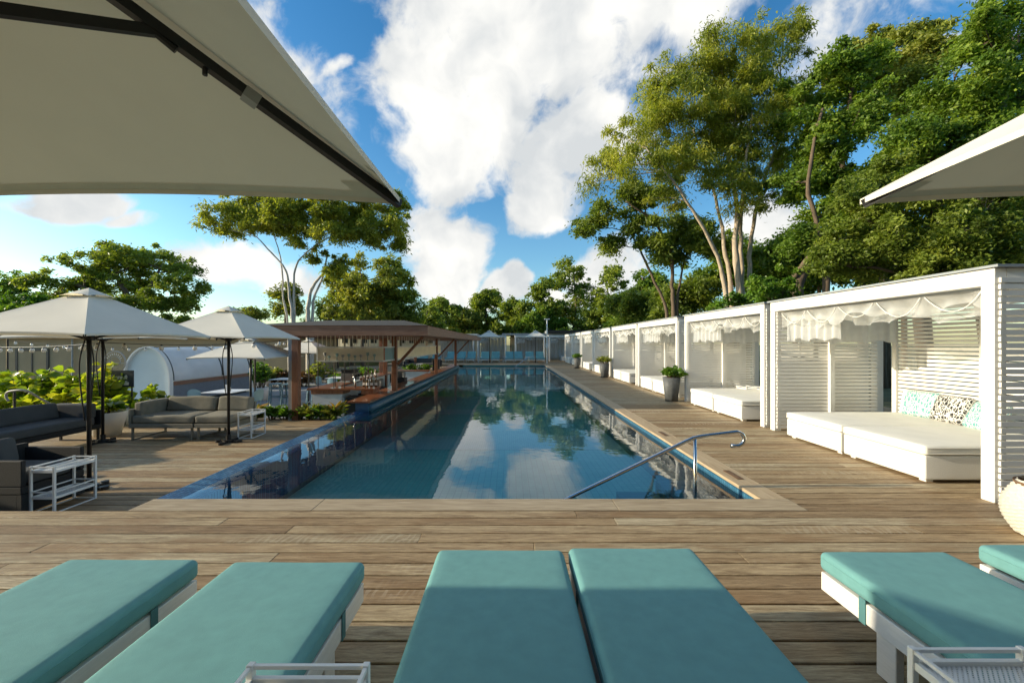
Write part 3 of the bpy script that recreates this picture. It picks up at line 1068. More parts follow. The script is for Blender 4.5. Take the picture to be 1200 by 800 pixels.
def big_leaf_shrub(name, label, base, w, d, h, n, L, W, mat, group=None, seed=1, cat='shrub', up=.5, stem=True, pot=None, base_z=0.0, parent=None):
    nr = np.random.default_rng(seed)
    t = parent if parent is not None else thing(name, base, label, cat, group)
    ns = max(5, n // 22)
    st = MB()
    Cs = []; Ds = []; Ts = []
    for k in range(ns):
        a = nr.uniform(0, 2 * PI); r = nr.uniform(0, 1) ** .5
        hh = h * (1 - .45 * r * r) * nr.uniform(.75, 1.0)
        tip = np.array([math.cos(a) * r * w / 2, math.sin(a) * r * d / 2, base_z + hh])
        b0 = np.array([tip[0] * .35, tip[1] * .35, base_z])
        st.tube([b0, (b0 + tip) / 2 + np.array([0, 0, .05 * h]), tip], [.012, .009, .004], n=5, cap=False)
        m = n // ns
        tt = nr.uniform(.3, 1, m) ** .7
        P = b0[None] * (1 - tt[:, None]) + tip[None] * tt[:, None]
        an = nr.uniform(0, 2 * PI, m)
        D_ = np.stack([np.cos(an), np.sin(an), nr.uniform(-.25, up * 1.6, m)], 1)
        Cs.append(P); Ds.append(D_)
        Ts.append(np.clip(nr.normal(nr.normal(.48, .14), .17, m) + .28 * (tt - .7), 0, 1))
    C = np.concatenate(Cs)
    m = len(C)
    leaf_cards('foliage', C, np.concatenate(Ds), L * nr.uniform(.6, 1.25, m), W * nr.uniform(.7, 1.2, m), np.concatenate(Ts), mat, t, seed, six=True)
    if stem: st.build('stem', M['bark_dark'], t)
    return t


def rosette(name, label, base, n, L, W, mat, group=None, seed=1, heads=3, spread=.2, h=.25, cat='plant'):
    nr = np.random.default_rng(seed)
    t = thing(name, base, label, cat, group)
    st = MB(); Cs = []; Ds = []; Ts = []
    for k in range(heads):
        a = nr.uniform(0, 2 * PI)
        p = np.array([math.cos(a) * spread * nr.uniform(.2, 1), math.sin(a) * spread * .5 * nr.uniform(.2, 1), h * nr.uniform(.6, 1.1)])
        st.tube([p * np.array([.4, .4, 0]), p], [.016, .012], n=5)
        m = n // heads
        an = nr.uniform(0, 2 * PI, m)
        up = nr.uniform(-.1, 1.5, m)
        Cs.append(np.tile(p, (m, 1)) + nr.normal(0, .012, (m, 3)))
        Ds.append(np.stack([np.cos(an), np.sin(an), up], 1))
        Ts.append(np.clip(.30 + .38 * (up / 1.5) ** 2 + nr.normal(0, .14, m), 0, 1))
    C = np.concatenate(Cs); m = len(C)
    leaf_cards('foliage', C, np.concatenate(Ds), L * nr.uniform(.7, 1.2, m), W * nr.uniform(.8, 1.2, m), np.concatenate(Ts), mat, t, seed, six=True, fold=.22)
    st.build('stem', M['bark_dark'], t)
    return t


GZ = -.12
# the big pale-barked gum behind the cabanas
tree('gum_tree', 'tall spreading gum tree with pale peeling many-stemmed trunk above the cabanas', (8.7, 15.0, GZ),
     [[(866, 345, 0), (862, 290, 0), (860, 245, 0), (852, 170, .3), (848, 90, .3)],
      [(850, 345, 0), (838, 300, -.3), (815, 245, -.8), (775, 190, -1.2)],
      [(878, 345, .2), (880, 290, .4), (893, 225, .8), (912, 160, 1.0), (915, 90, 1)],
      [(857, 345, .3), (849, 290, .6), (840, 230, 1.0), (810, 150, 1.0)],
      [(870, 345, .1), (869, 280, .2), (872, 220, -.5), (880, 130, -.6)]],
     [(845, 65, 34, 28), (905, 64, 36, 30), (872, 100, 46, 32), (785, 88, 22, 20), (800, 118, 36, 26), (768, 112, 18, 14), (775, 150, 40, 26), (735, 162, 26, 20),
      (705, 196, 22, 13), (690, 216, 14, 9), (830, 145, 44, 34), (890, 145, 46, 40), (748, 200, 40, 22), (806, 195, 44, 26), (862, 192, 42, 26),
      (928, 185, 30, 34), (938, 118, 28, 34), (905, 215, 30, 20), (835, 45, 20, 12), (918, 42, 22, 10),
      (815, 80, 30, 24), (850, 112, 40, 28), (815, 178, 40, 24), (862, 150, 46, 34), (778, 125, 30, 22), (720, 180, 24, 14), (768, 180, 36, 18), (905, 108, 32, 30), (845, 216, 34, 16), (795, 232, 28, 12), (880, 236, 24, 14), (880, 45, 24, 14)],
     15.0, M['leaf_gum'], M['bark_pale'], 105000, L=.18, W=.038, droop=.75, seed=11, clump=.55, depth=1.1, r0=.16, dens=1.1, tone_bias=.06)
tree('slender_tree', 'slender brown-trunked tree with small dark crown left of the pale gum', (7.55, 18.2, GZ),
     [[(790, 365, 0), (788, 335, 0), (785, 300, 0), (770, 262, -.4), (735, 235, -.6)],
      [(781, 365, .2), (768, 330, .2), (750, 290, .3), (735, 262, .3)],
      [(793, 365, 0), (800, 320, .2), (806, 285, .2)]],
     [(700, 252, 26, 14), (684, 268, 13, 8), (735, 240, 32, 16), (762, 272, 28, 18), (802, 268, 34, 24), (720, 286, 18, 8), (780, 298, 26, 14), (832, 285, 26, 22), (770, 225, 30, 14)],
     18.2, M['leaf_mid'], M['bark_dark'], 38000, L=.19, W=.07, droop=.4, seed=12, clump=.55, r0=.13, dens=1.0)
tree('broadleaf_tree', 'dark broadleaf tree with forked trunk right of the pale gum', (10.2, 13.2, GZ),
     [[(935, 345, 0), (952, 310, 0), (972, 275, .2), (985, 235, .3), (992, 160, .3), (995, 90, .2)],
      [(928, 345, .1), (930, 320, .1), (958, 282, -.4), (948, 215, -.4), (955, 130, -.4)],
      [(972, 300, 0), (1010, 270, .5), (1030, 200, .6)]],
     [(965, 100, 38, 30), (940, 150, 34, 34), (985, 165, 38, 34), (955, 205, 36, 28), (1005, 215, 36, 34), (1000, 70, 26, 26), (975, 250, 34, 24), (1015, 130, 26, 30), (925, 215, 24, 24), (940, 280, 24, 16)],
     13.2, M['leaf_dark'], M['bark_dark'], 70000, L=.15, W=.062, droop=.35, seed=13, clump=.5, r0=.2)
tree('umbrella_crowned_tree', 'tree with flat rounded crown on a thin trunk standing behind the dark ones', (14.4, 15.5, GZ),
     [[(1035, 330, 0), (1040, 250, 0), (1045, 170, 0), (1035, 110, 0)], [(1045, 185, 0), (1075, 120, .3)], [(1040, 200, 0), (1010, 120, -.3)]],
     [(1045, 62, 50, 26), (1008, 72, 32, 22), (1085, 75, 38, 26), (1045, 98, 44, 20), (1015, 115, 26, 16), (1080, 110, 26, 16)],
     15.5, M['leaf_yellow'], M['bark_dark'], 45000, L=.16, W=.066, droop=.3, seed=14, clump=.5, r0=.15, tone_bias=.1)
tree('rainforest_tree', 'tall dense rainforest tree filling the upper right corner', (14.0, 10.8, GZ),
     [[(1150, 330, 0), (1155, 230, 0), (1165, 140, 0), (1175, 60, 0)], [(1152, 250, 0), (1110, 170, .5), (1100, 120, .5)], [(1160, 200, 0), (1210, 130, 0)]],
     [(1160, 48, 40, 30), (1195, 40, 44, 34), (1145, 98, 40, 32), (1190, 105, 50, 38), (1105, 128, 36, 30), (1090, 180, 44, 34), (1135, 175, 46, 38), (1185, 180, 52, 44),
      (1235, 80, 50, 60), (1240, 180, 50, 60), (1135, 62, 22, 18), (1165, 8, 22, 10), (1060, 165, 28, 24)],
     10.8, M['leaf_dark'], M['bark_dark'], 120000, L=.115, W=.05, droop=.3, seed=15, clump=.42, r0=.2, dens=1.1, tone_bias=.03)
tree('spreading_tree', 'low spreading dark tree right behind the nearest cabana', (10.6, 9.6, GZ),
     [[(1075, 335, 0), (1080, 300, 0), (1085, 265, 0)], [(1078, 310, 0), (1040, 270, 0)], [(1082, 300, 0), (1150, 265, -.5)]],
     [(1010, 255, 36, 34), (1050, 225, 46, 34), (1105, 228, 50, 34), (1165, 235, 54, 38), (1000, 300, 34, 26), (1050, 280, 50, 36), (1110, 280, 54, 36), (1175, 285, 58, 38), (1230, 250, 50, 60),
      (970, 310, 26, 18), (1030, 318, 50, 16), (1110, 315, 54, 18), (1185, 318, 54, 18)],
     9.6, M['leaf_mid'], M['bark_dark'], 130000, L=.095, W=.042, droop=.3, seed=16, clump=.36, r0=.16, dens=1.0)
tree('round_bush', 'bright green rounded bush rising above the second cabana', (7.6, 11.4, GZ),
     [[(905, 372, 0), (906, 350, 0), (906, 335, 0)]],
     [(905, 336, 22, 17), (890, 342, 14, 12), (918, 345, 14, 12), (903, 355, 26, 14)],
     11.4, M['leaf_bush'], M['bark_dark'], 14000, L=.10, W=.05, droop=.35, seed=17, clump=.24, r0=.06, cat='bush', tone_bias=.1)
tree('pale_bush', 'pale green upright bush growing at the foot of the gum', (7.4, 13.2, GZ),
     [[(862, 372, 0), (862, 360, 0), (862, 350, 0)]],
     [(858, 352, 16, 9), (872, 356, 14, 9), (846, 360, 12, 8)],
     13.2, M['leaf_bush'], M['bark_dark'], 3500, L=.12, W=.05, droop=.2, seed=18, clump=.22, r0=.05, cat='bush')
# understory behind the cabanas
for i, (px, py, rx, ry, DD, lf, lab) in enumerate([
        (745, 362, 30, 24, 24, 'leaf_mid', 'olive understory tree behind the middle cabanas, left of the slender tree'),
        (800, 345, 40, 34, 21, 'leaf_mid', 'shaded understory tree behind the slender brown trunk'),
        (850, 318, 44, 42, 22, 'leaf_dark', 'dark understory tree behind the pale gum trunks'),
        (905, 305, 44, 34, 19, 'leaf_dark', 'dark understory tree between pale gum and forked trunk'),
        (960, 300, 40, 44, 18, 'leaf_dark', 'dark understory tree behind the forked broadleaf trunk'),
        (1060, 285, 70, 44, 17, 'leaf_dark', 'dark understory tree behind the roof of the nearest cabana'),
        (1170, 260, 80, 80, 17, 'leaf_dark', 'dark understory tree behind the near right corner of the nearest cabana')]):
    rg_ = random.Random(50 + i)
    lobes = [(px + rg_.uniform(-.6, .6) * rx, py + rg_.uniform(-.6, .8) * ry, rx * .55, ry * .45) for _ in range(7)] + [(px, py, rx * .7, ry * .6)]
    c = at(px, 402, DD)
    tree('understory_tree', lab, (c.x, DD, -.1), [[(px, py + ry, 0), (px + 2, py + ry * .3, 0), (px, py - ry * .4, 0)]], lobes, DD, M[lf], M['bark_dark'], 24000,
         L=.20, W=.085, droop=.3, seed=60 + i, clump=.6, r0=.12, group='understory trees behind the cabanas')

# far tree line beyond the pool
far = [(516, 372, 20, 22, 46, 'leaf_mid', 'small feathery tree beyond the pool, just right of the bar roof'),
       (545, 380, 18, 12, 50, 'leaf_yellow', 'low yellowish tree beyond the far cabanas'),
       (570, 368, 22, 18, 52, 'leaf_mid', 'rounded tree beyond the left far umbrella'),
       (600, 372, 22, 14, 50, 'leaf_mid', 'grey-green tree between the two far umbrellas'),
       (632, 360, 28, 26, 48, 'leaf_mid', 'bushy tree behind the right far umbrella'),
       (672, 352, 36, 36, 50, 'leaf_mid', 'tallest tree of the far row, behind the lamp post'),
       (712, 350, 34, 32, 46, 'leaf_mid', 'broad tree right of the tallest far tree'),
       (752, 352, 36, 28, 40, 'leaf_dark', 'dark tree at the right end of the far row'),
       (640, 382, 30, 12, 46, 'leaf_dark', 'dark low tree just behind the far roof')]
for i, (px, py, rx, ry, DD, lf, lab) in enumerate(far):
    rg_ = random.Random(90 + i)
    py -= 9; ry *= 1.3
    lobes = []
    for k in range(9):
        a = rg_.uniform(0, 6.28); q = rg_.uniform(.2, .8)
        lobes.append((px + math.cos(a) * q * rx, py + math.sin(a) * q * ry + 3, rx * rg_.uniform(.25, .42), ry * rg_.uniform(.22, .36)))
    lobes.append((px + 2, py + ry * .5, rx * .75, ry * .5))
    for k in (-.6, 0, .6): lobes.append((px + k * rx, py + ry * 1.0 + 4, rx * .45, max(8, ry * .45)))
    c = at(px, 402, DD)
    tree('distant_tree', lab, (c.x, DD, -.1), [[(px, py + ry, 0), (px + 1, py + ry * .3, 0), (px - 1, py - ry * .5, 0)]], lobes, DD, M[lf], M['bark_dark'], 20000,
         L=.36, W=.17, droop=.3, seed=100 + i, clump=.8, r0=.25, group='tree line beyond the pool', tone_bias=(.1 if lf == 'leaf_mid' else 0))
# left: white gum over the bar
tree('white_gum', 'white-trunked gum tree with wide open crown behind the bar roof', (-11.95, 22.0, TERR_Z),
     [[(343, 378, 0), (340, 345, 0), (335, 318, 0), (322, 300, 0), (300, 278, -.5)],
      [(337, 378, .2), (333, 350, .2), (330, 320, .2), (326, 295, .4), (316, 268, .4)],
      [(345, 378, .1), (345, 340, .1), (346, 310, 0), (365, 290, 0), (395, 275, 0), (430, 262, .3)]],
     [(252, 250, 18, 13), (240, 262, 9, 6), (290, 240, 30, 16), (275, 268, 20, 12), (305, 258, 24, 14), (340, 232, 36, 16), (330, 262, 22, 14), (375, 244, 36, 20), (420, 248, 36, 20), (455, 262, 24, 16), (470, 285, 14, 9),
      (395, 272, 30, 14), (435, 282, 26, 11), (350, 285, 16, 9), (455, 238, 22, 14), (300, 228, 16, 8), (312, 268, 26, 12), (358, 262, 34, 18), (405, 262, 36, 16), (335, 248, 34, 16), (380, 225, 34, 12), (440, 268, 30, 14), (270, 252, 22, 12), (420, 228, 30, 12)],
     22.0, M['leaf_gum'], M['bark_white'], 80000, L=.22, W=.06, droop=.55, seed=21, clump=.5, r0=.105, dens=1.0, tone_bias=.12)
tree('twin_trunk_gum', 'pale twin-trunked tree leaning right behind the bar roof', (-11.3, 22.6, TERR_Z),
     [[(361, 378, 0), (360, 355, 0), (368, 335, 0), (385, 318, 0), (398, 305, 0)], [(366, 378, .1), (368, 350, .1), (378, 325, .2), (382, 295, .2)]],
     [(400, 312, 18, 10), (375, 300, 16, 8), (388, 325, 12, 8)],
     22.6, M['leaf_gum'], M['bark_white'], 4000, L=.25, W=.07, droop=.5, seed=22, clump=.45, r0=.16)
for i, (px, py, rx, ry, DD, lf, lab, nl) in enumerate([
        (425, 335, 44, 34, 29, 'leaf_yellow', 'yellow-green leafy tree standing behind the bar roof', 15000),
        (462, 320, 26, 26, 31, 'leaf_gum', 'olive tree right of the yellow-green one behind the bar', 9000),
        (470, 355, 26, 16, 30, 'leaf_mid', 'dark low tree above the right corner of the bar roof', 7000),
        (395, 358, 34, 18, 34, 'leaf_mid', 'blue-green tree low between the white trunks and the yellow-green tree', 8000),
        (335, 345, 16, 13, 30, 'leaf_yellow', 'small yellowish tree between the white trunks', 4000),
        (448, 352, 36, 22, 32, 'leaf_gum', 'olive tree filling the gap low behind the bar roof', 11000),
        (412, 345, 30, 24, 33, 'leaf_yellow', 'yellowish tree between the yellow-green one and the white trunks', 10000),
        (500, 372, 18, 14, 38, 'leaf_mid', 'low tree just beyond the right corner of the bar roof', 7000),
        (300, 367, 30, 8, 44, 'leaf_yellow', 'low far bushes left of the white trunks', 4000)]):
    rg_ = random.Random(130 + i)
    lobes = []
    for k in range(9):
        a = rg_.uniform(0, 6.28); q = rg_.uniform(.25, .8)
        lobes.append((px + math.cos(a) * q * rx, py + math.sin(a) * q * ry, rx * rg_.uniform(.25, .4), ry * rg_.uniform(.22, .36)))
    lobes.append((px, py + ry * .3, rx * .6, ry * .5))
    if ry > 9:
        for k in (-.7, -.2, .3, .75): lobes.append((px + k * rx, min(386, py + ry * 1.05 + rg_.uniform(-2, 5)), rx * .38, max(7, ry * .38)))
    c = at(px, 402, DD)
    tree('garden_tree', lab, (c.x, DD, TERR_Z), [[(px, min(400, py + ry + 8), 0), (px + 1, py + ry * .3, 0), (px - 1, py - ry * .4, 0)]], lobes, DD, M[lf], M['bark_dark'], nl,
         L=.28, W=.11, droop=.35, seed=140 + i, clump=.6, r0=.15, group='trees behind the bar')
tree('fig_tree', 'wide dark spreading tree beyond the grey building', (-33.0, 33.0, -.7),
     [[(150, 388, 0), (148, 360, 0), (140, 330, 0), (120, 310, 0)], [(150, 365, 0), (175, 335, 0), (190, 310, 0)], [(148, 370, 0), (105, 340, 0), (75, 330, 0)], [(152, 370, 0), (205, 350, 0)]],
     [(60, 326, 32, 12), (100, 314, 30, 14), (142, 296, 36, 14), (178, 306, 36, 18), (212, 335, 26, 16), (150, 328, 44, 20), (200, 358, 32, 13), (92, 342, 34, 14), (150, 355, 60, 16), (230, 355, 12, 8), (120, 300, 18, 9), (215, 318, 16, 10),
      (160, 378, 70, 10), (60, 350, 26, 12)],
     33.0, M['leaf_mid'], M['bark_dark'], 48000, L=.32, W=.12, droop=.3, seed=23, clump=.75, r0=.35, depth=1.0, tone_bias=.12)
tree('edge_tree', 'dark tree cut by the left edge beyond the grey building', (-46.0, 36.0, -.7),
     [[(5, 390, 0), (5, 365, 0), (8, 345, 0)]],
     [(0, 330, 26, 14), (18, 345, 22, 14), (-10, 355, 30, 20), (25, 362, 26, 12), (5, 372, 40, 14)],
     36.0, M['leaf_dark'], M['bark_dark'], 9000, L=.36, W=.15, seed=24, clump=.8, r0=.25)
tree('lime_tree', 'bright lime leafed small tree in front of the left dark tree', (-36.0, 31.0, -.7),
     [[(30, 395, 0), (30, 370, 0), (32, 355, 0)]],
     [(25, 352, 20, 8), (45, 358, 16, 7), (10, 360, 14, 7), (32, 366, 26, 8)],
     31.0, M['leaf_bush'], M['bark_dark'], 5000, L=.3, W=.14, seed=25, clump=.55, r0=.12)

# broad-leaved hedge plants on the left
hz = [(-13.0, 10.1, 1.6, 1.15), (-12.0, 9.9, 1.5, 1.25), (-11.2, 9.8, 1.3, 1.30), (-10.4, 9.7, 1.1, 1.25), (-9.15, 9.0, .5, 1.40)]
hl = ['yellow-green broad-leaved shrub at the left edge behind the black sofa', 'lime broad-leaved shrub behind the middle of the black sofa',
      'lime broad-leaved shrub with yellowest leaves behind the black sofa', 'broad-leaved shrub behind the end of the black sofa',
      'tall narrow broad-leaved shrub behind the white pot, under the ring sign']
for i, (x, y, w, h) in enumerate(hz):
    big_leaf_shrub('broadleaf_shrub', hl[i], (x, y, TERR_Z), w * 1.1, 1.1, h + .42, 620, .26, .15, M['leaf_lime'], 'broad-leaved shrubs behind the black sofa', seed=200 + i)
# garden bed shrubs behind the terrace
for i, (px, py, w, h, lf, lab) in enumerate([
        (300, 425, 1.4, 1.3, 'leaf_bush', 'leafy green shrub behind the low white umbrella'),
        (335, 428, 1.6, .9, 'leaf_rust', 'rusty orange low shrub left of the bar column'),
        (375, 425, 1.6, 1.3, 'leaf_yellow', 'yellow-green shrub seen through the bar rods'),
        (405, 428, 1.5, 1.0, 'leaf_bush', 'green shrub under the hanging bar shelf'),
        (318, 418, 1.4, 1.1, 'leaf_yellow', 'pale shrub beyond the rusty one'),
        (430, 430, 1.5, 1.1, 'leaf_bush', 'dense green shrub behind the coffee machine'),
        (278, 428, 1.2, 1.0, 'leaf_bush', 'shrub beside the end of the pale caravan'),
        (355, 430, 1.3, .8, 'leaf_rust', 'rusty low shrub right of the bar column')]):
    c = at(px, 420, 19.5 + (i % 3) * .9)
    big_leaf_shrub('garden_shrub', lab, (c.x, c.y, TERR_Z), w, 1.0, h, 420, .24, .10, M[lf], 'shrubs in the bed behind the terrace', seed=230 + i)

# ------------------------------------------------------------------ buildings in the back
bd = thing('garden_building', (-21, 24, TERR_Z), 'long grey rendered building with dark framed windows behind the left umbrellas', 'building')
b = MB(); b.box(-19, 8.0, 0, 6, 0, 2.55); b.build('wall', M['wall_grey'], bd)
b = MB(); b.box(-19.4, 8.4, -.45, 6.4, 2.555, 2.75); b.build('roof', M['roof_grey'], bd)
for x0, w in ((-12.3, 1.5), (-8.7, 2.0)):
    b = MB()
    for (a, c, e, f) in ((x0, x0 + .14, 0.3, 1.9), (x0 + w - .14, x0 + w, .3, 1.9), (x0 + .14, x0 + w - .14, 1.76, 1.9), (x0 + .14, x0 + w - .14, .3, .42), (x0 + w / 2 - .04, x0 + w / 2 + .04, .42, 1.76)):
        b.box(a, c, -.06, -.003, e, f)
    wf = b.build('window', M['dark_frame'], bd)
    b = MB(); b.box(x0 + .14, x0 + w - .14, -.03, -.004, .42, 1.76); b.build('pane', M['wall_grey'], wf)
for i, (x, h) in enumerate(((-10.6, 2.5), (-5.2, 2.5), (5.2, 2.5))):
    b = MB(); b.tube([(x, -.12, 0), (x, -.12, h)], .045); b.build('downpipe', M['clip'], bd)

bd = thing('sky_blocker_building', (0, -5.6, 0), 'unseen warm building added behind the viewer to block sky light', 'building')  # added mass: cuts sky fill on viewer-facing sides and warms it
b = MB(); b.box(-20, 20, -6, 0, 0, 8.7); b.build('wall', simple('warm_render', (.30, .23, .16), .85), bd)
b = MB(); b.box(-20.4, 20.4, -6.4, .7, 8.705, 9.0); b.build('roof', M['roof_grey'], bd)
for k in range(8):
    for z0 in (.6, 4.0):
        b = MB(); b.box(-18.5 + k * 4.8, -16 + k * 4.8, .003, .05, z0, z0 + 2.1); b.build('window', M['glass_dark'], bd)

bd = thing('pool_house', (-9.6, 41, -.1), 'long pale building with a row of small windows behind the bar', 'building')
b = MB(); b.box(-8, 6.0, 0, 5, 0, 2.5); b.build('wall', M['cream_panel'], bd)
b = MB(); b.box(-8.3, 6.3, -.6, 5.3, 2.505, 2.7); b.build('roof', M['white_paint'], bd)
for k in range(14):
    x0 = -7.6 + k * .98
    b = MB(); b.box(x0, x0 + .6, -.03, -.003, 1.75, 2.25)
    wf = b.build('window', M['glass_dark'], bd)
    b = MB(); b.box(x0 - .05, x0 + .65, -.045, -.032, 2.25, 2.31); b.build('frame', M['white_paint'], wf)

bd = thing('low_building', (3.8, 44, -.1), 'low building with flat grey roof behind the far cabanas', 'building')
b = MB(); b.box(-3.6, 4.3, 0, 6, 0, 2.55); b.build('wall', M['wall_grey'], bd)
b = MB(); b.box(-4.6, 4.4, -1.2, 6.4, 2.62, 2.80); b.box(.2, 4.6, -1.6, 6.5, 2.86, 3.1); b.build('roof', M['roof_light'], bd)
b = MB(); b.box(.18, 4.62, -1.63, -1.602, 2.83, 3.12); b.build('fascia', M['roof_grey'], bd)

# pale arched caravan with milky side panels
cv = thing('caravan', (-12.68, 16.15, TERR_Z), 'pale arched caravan with milky curved side panels and brown timber stripe', 'caravan')
W2, HT = .78, 2.05
def arch(off=0.0, n=24, z0=.9):
    out = [(W2 + off, .12)]
    for i in range(n + 1):
        a = PI * i / n
        out.append(((W2 + off) * math.cos(a), z0 + (HT + off - z0) * math.sin(a)))
    out.append((-W2 - off, .12))
    return out
def extr(prof, y0, y1, prof2=None):
    mb = MB()
    n = len(prof)
    if prof2 is None:
        mb.add([(x, y0, z) for x, z in prof] + [(x, y1, z) for x, z in prof],
               [(i, i + 1, n + i + 1, n + i) for i in range(n - 1)] + [(n - 1, 0, n, 2 * n - 1), tuple(range(n - 1, -1, -1)), tuple(range(n, 2 * n))])
    else:
        vs = [(x, y0, z) for x, z in prof] + [(x, y1, z) for x, z in prof] + [(x, y0, z) for x, z in prof2] + [(x, y1, z) for x, z in prof2]
        fs = []
        for i in range(n - 1):
            fs += [(i, i + 1, n + i + 1, n + i), (2 * n + i + 1, 2 * n + i, 3 * n + i, 3 * n + i + 1),
                   (i, 2 * n + i, 2 * n + i + 1, i + 1), (n + i + 1, 3 * n + i + 1, 3 * n + i, n + i)]
        mb.add(vs, fs)
    return mb
extr(arch(0), -2.15, 2.15).build('shell', M['caravan'], cv)
extr(arch(.05), -2.25, -2.10, arch(.002)).build('front_rim', M['white_paint'], cv)
extr(arch(.05), 2.10, 2.25, arch(.002)).build('back_rim', M['white_paint'], cv)
ar = [p for p in arch(.03) if p[0] > .1 and p[1] > .86]
ar2 = [p for p in arch(.004) if p[0] > .1 and p[1] > .86]
for y0, y1 in ((-2.04, .30), (.36, 2.04)):
    extr(ar, y0, y1, ar2).build('curved_panel', M['caravan_win'], cv)
ar = [p for p in arch(.045) if p[0] > .1 and p[1] > .82]
ar2 = [p for p in arch(.004) if p[0] > .1 and p[1] > .82]
for y0 in (-2.10, .30, 2.045):
    extr(ar, y0, y0 + .055, ar2).build('seam', M['dark_frame'], cv)
b = MB(); b.box(W2 + .002, W2 + .055, -2.09, 2.09, .72, .86); b.build('timber_stripe', M['redwood_y'], cv)
b = MB(); b.box(W2 + .002, W2 + .03, -2.09, 2.09, .14, .717); b.build('lower_panel', M['caravan_low'], cv)
b = MB(); b.box(-.7, .7, -2.0, 2.0, 0, .12); b.build('chassis', M['dark_frame'], cv)

# ------------------------------------------------------------------ cabanas


def cabana(name, label, L, depth=2.0, H=2.36, full=True, group=None, first=False, seed=0):
    """front faces -x (x=0 front plane), runs along +y from 0 to L, back at x=depth"""
    t = thing(name, (0, 0, 0), label, 'cabana', group)
    P = .12
    for y in (0, L - P):
        b = MB(); b.box(0, P, y, y + P, 0, H - .171, ch=.004); b.build('front_post', M['white_paint'], t)
        b = MB(); b.box(depth - P, depth, y, y + P, 0, H - .171, ch=.004); b.build('back_post', M['white_paint'], t)
    b = MB(); b.box(0, P, 0, L, H - .17, H, ch=.004); b.build('front_beam', M['white_paint'], t)
    b = MB(); b.box(P + .002, depth, 0, P, H - .17, H - .002); b.box(P + .002, depth, L - P, L, H - .17, H - .002)
    b.box(depth - P, depth, P + .002, L - P - .002, H - .17, H - .004); b.build('side_beam', M['white_paint'], t)
    b = MB(); b.box(-.03, depth + .12, -.05, L + .05, H + .004, H + .03); b.build('roof', M['roof_light'], t)
    pit = .0655
    n = int((H - .12) / pit)
    rg = random.Random(seed)
    for (ya, nm) in ((-.024, 'side_screen'), (L - P - .024, 'side_screen')):
        b = MB()
        for k in range(n):
            z = .05 + k * pit
            b.box(.035 + (rg.uniform(-.004, .004)), depth - .14, ya, ya + .022, z, z + .049)
        s = b.build(nm, M['white_paint'], t)
        b = MB()
        for xx in (.5 * depth - .04,):
            b.box(xx, xx + .08, *((ya + .024, ya + .06) if ya < 0 else (ya - .062, ya - .002)), .03, H - .195)
        b.build('screen_post', M['white_paint'], s)
    b = MB()
    for k in range(n):
        z = .05 + k * pit
        b.box(depth - .018, depth, P + .002, L - .34, z, z + .048)
    b.build('back_screen', M['white_paint'], t)
    b = MB(); b.box(depth - .06, depth - .022, L - .42, L - .34, .03, H - .172); b.box(depth - .06, depth - .022, L * .5, L * .5 + .06, .03, H - .172)
    b.build('back_rail', M['white_paint'], t)
    # sheer drapes
    ph = rg.uniform(0, 6)
    z1 = H - .19
    ns = max(3, round(L / .68))
    y0, y1 = P + .04, L - P - .04

    def swag(x0, amp, low, seed2):
        def Pf(u, v):
            y = y0 + (y1 - y0) * u
            f = (u * ns) % 1.0
            drop = .24 + .05 * math.sin(u * 17 + ph + seed2) + low - .07 * abs(math.sin(PI * u * ns))
            x = x0 + amp * v * math.sin(u * ns * 2 * PI * 2 + ph + seed2) * .6 + .05 * v * math.sin(u * 9 + seed2) + .06 * math.sin(PI * v) * abs(math.sin(PI * u * ns))
            return (x, y, z1 - drop * v + .012 * math.sin(u * 40 + seed2) * v)
        return Pf
    b = MB(); b.grid(swag(.10, .05, .0, 0), 90 if full else 36, 6)
    if full: b.grid(swag(.34, .06, .06, 2.0), 80, 5)
    cur = b.build('curtain_valance', M['sheer'], t, smooth=True)
    b = MB()
    for k in range(ns):
        ya = y0 + (y1 - y0) * (k + .04) / ns
        yb = y0 + (y1 - y0) * (k + .96) / ns
        pts = []
        for i in range(13):
            q = i / 12
            pts.append((.085 + .03 * math.sin(PI * q), ya + (yb - ya) * q, z1 - .02 - .19 * (1 - (2 * q - 1) ** 2) * (1 + .12 * math.sin(k * 2.3))))
        b.tube(pts, .006 if full else .011, n=6)
    b.build('swag_cord', M['piping'], cur, smooth=True)
    # gathered curtain at the far end
    def gath(u, v):
        x = .14 + (depth * .86) * u
        y = L - P - .12 - .22 * u + .035 * math.sin(u * 38 + ph) * (.4 + .6 * v) + .02 * math.sin(u * 17)
        return (x, y, z1 - (.54 + .03 * math.sin(u * 23 + ph)) * v)
    def gath2(u, v):
        y = L - P - .1 - .75 * u
        x = .18 + .035 * math.sin(u * 42 + ph) * (.4 + .6 * v) + .3 * u
        return (x, y, z1 - (.50 + .03 * math.sin(u * 19)) * v)
    b = MB(); b.grid(gath, 110, 5); b.grid(gath2, 60, 5)
    b.build('gathered_curtain', M['sheer2'], t, smooth=True)
    return t


def edge_loop(x0, x1, y0, y1, z, rc=.05):
    pts = []
    for (cx, cy, a0) in ((x1 - rc, y1 - rc, 0), (x0 + rc, y1 - rc, 90), (x0 + rc, y0 + rc, 180), (x1 - rc, y0 + rc, 270)):
        for k in range(5):
            a = R(a0 + k * 22.5)
            pts.append((cx + rc * math.cos(a), cy + rc * math.sin(a), z))
    return pts + [pts[0]]


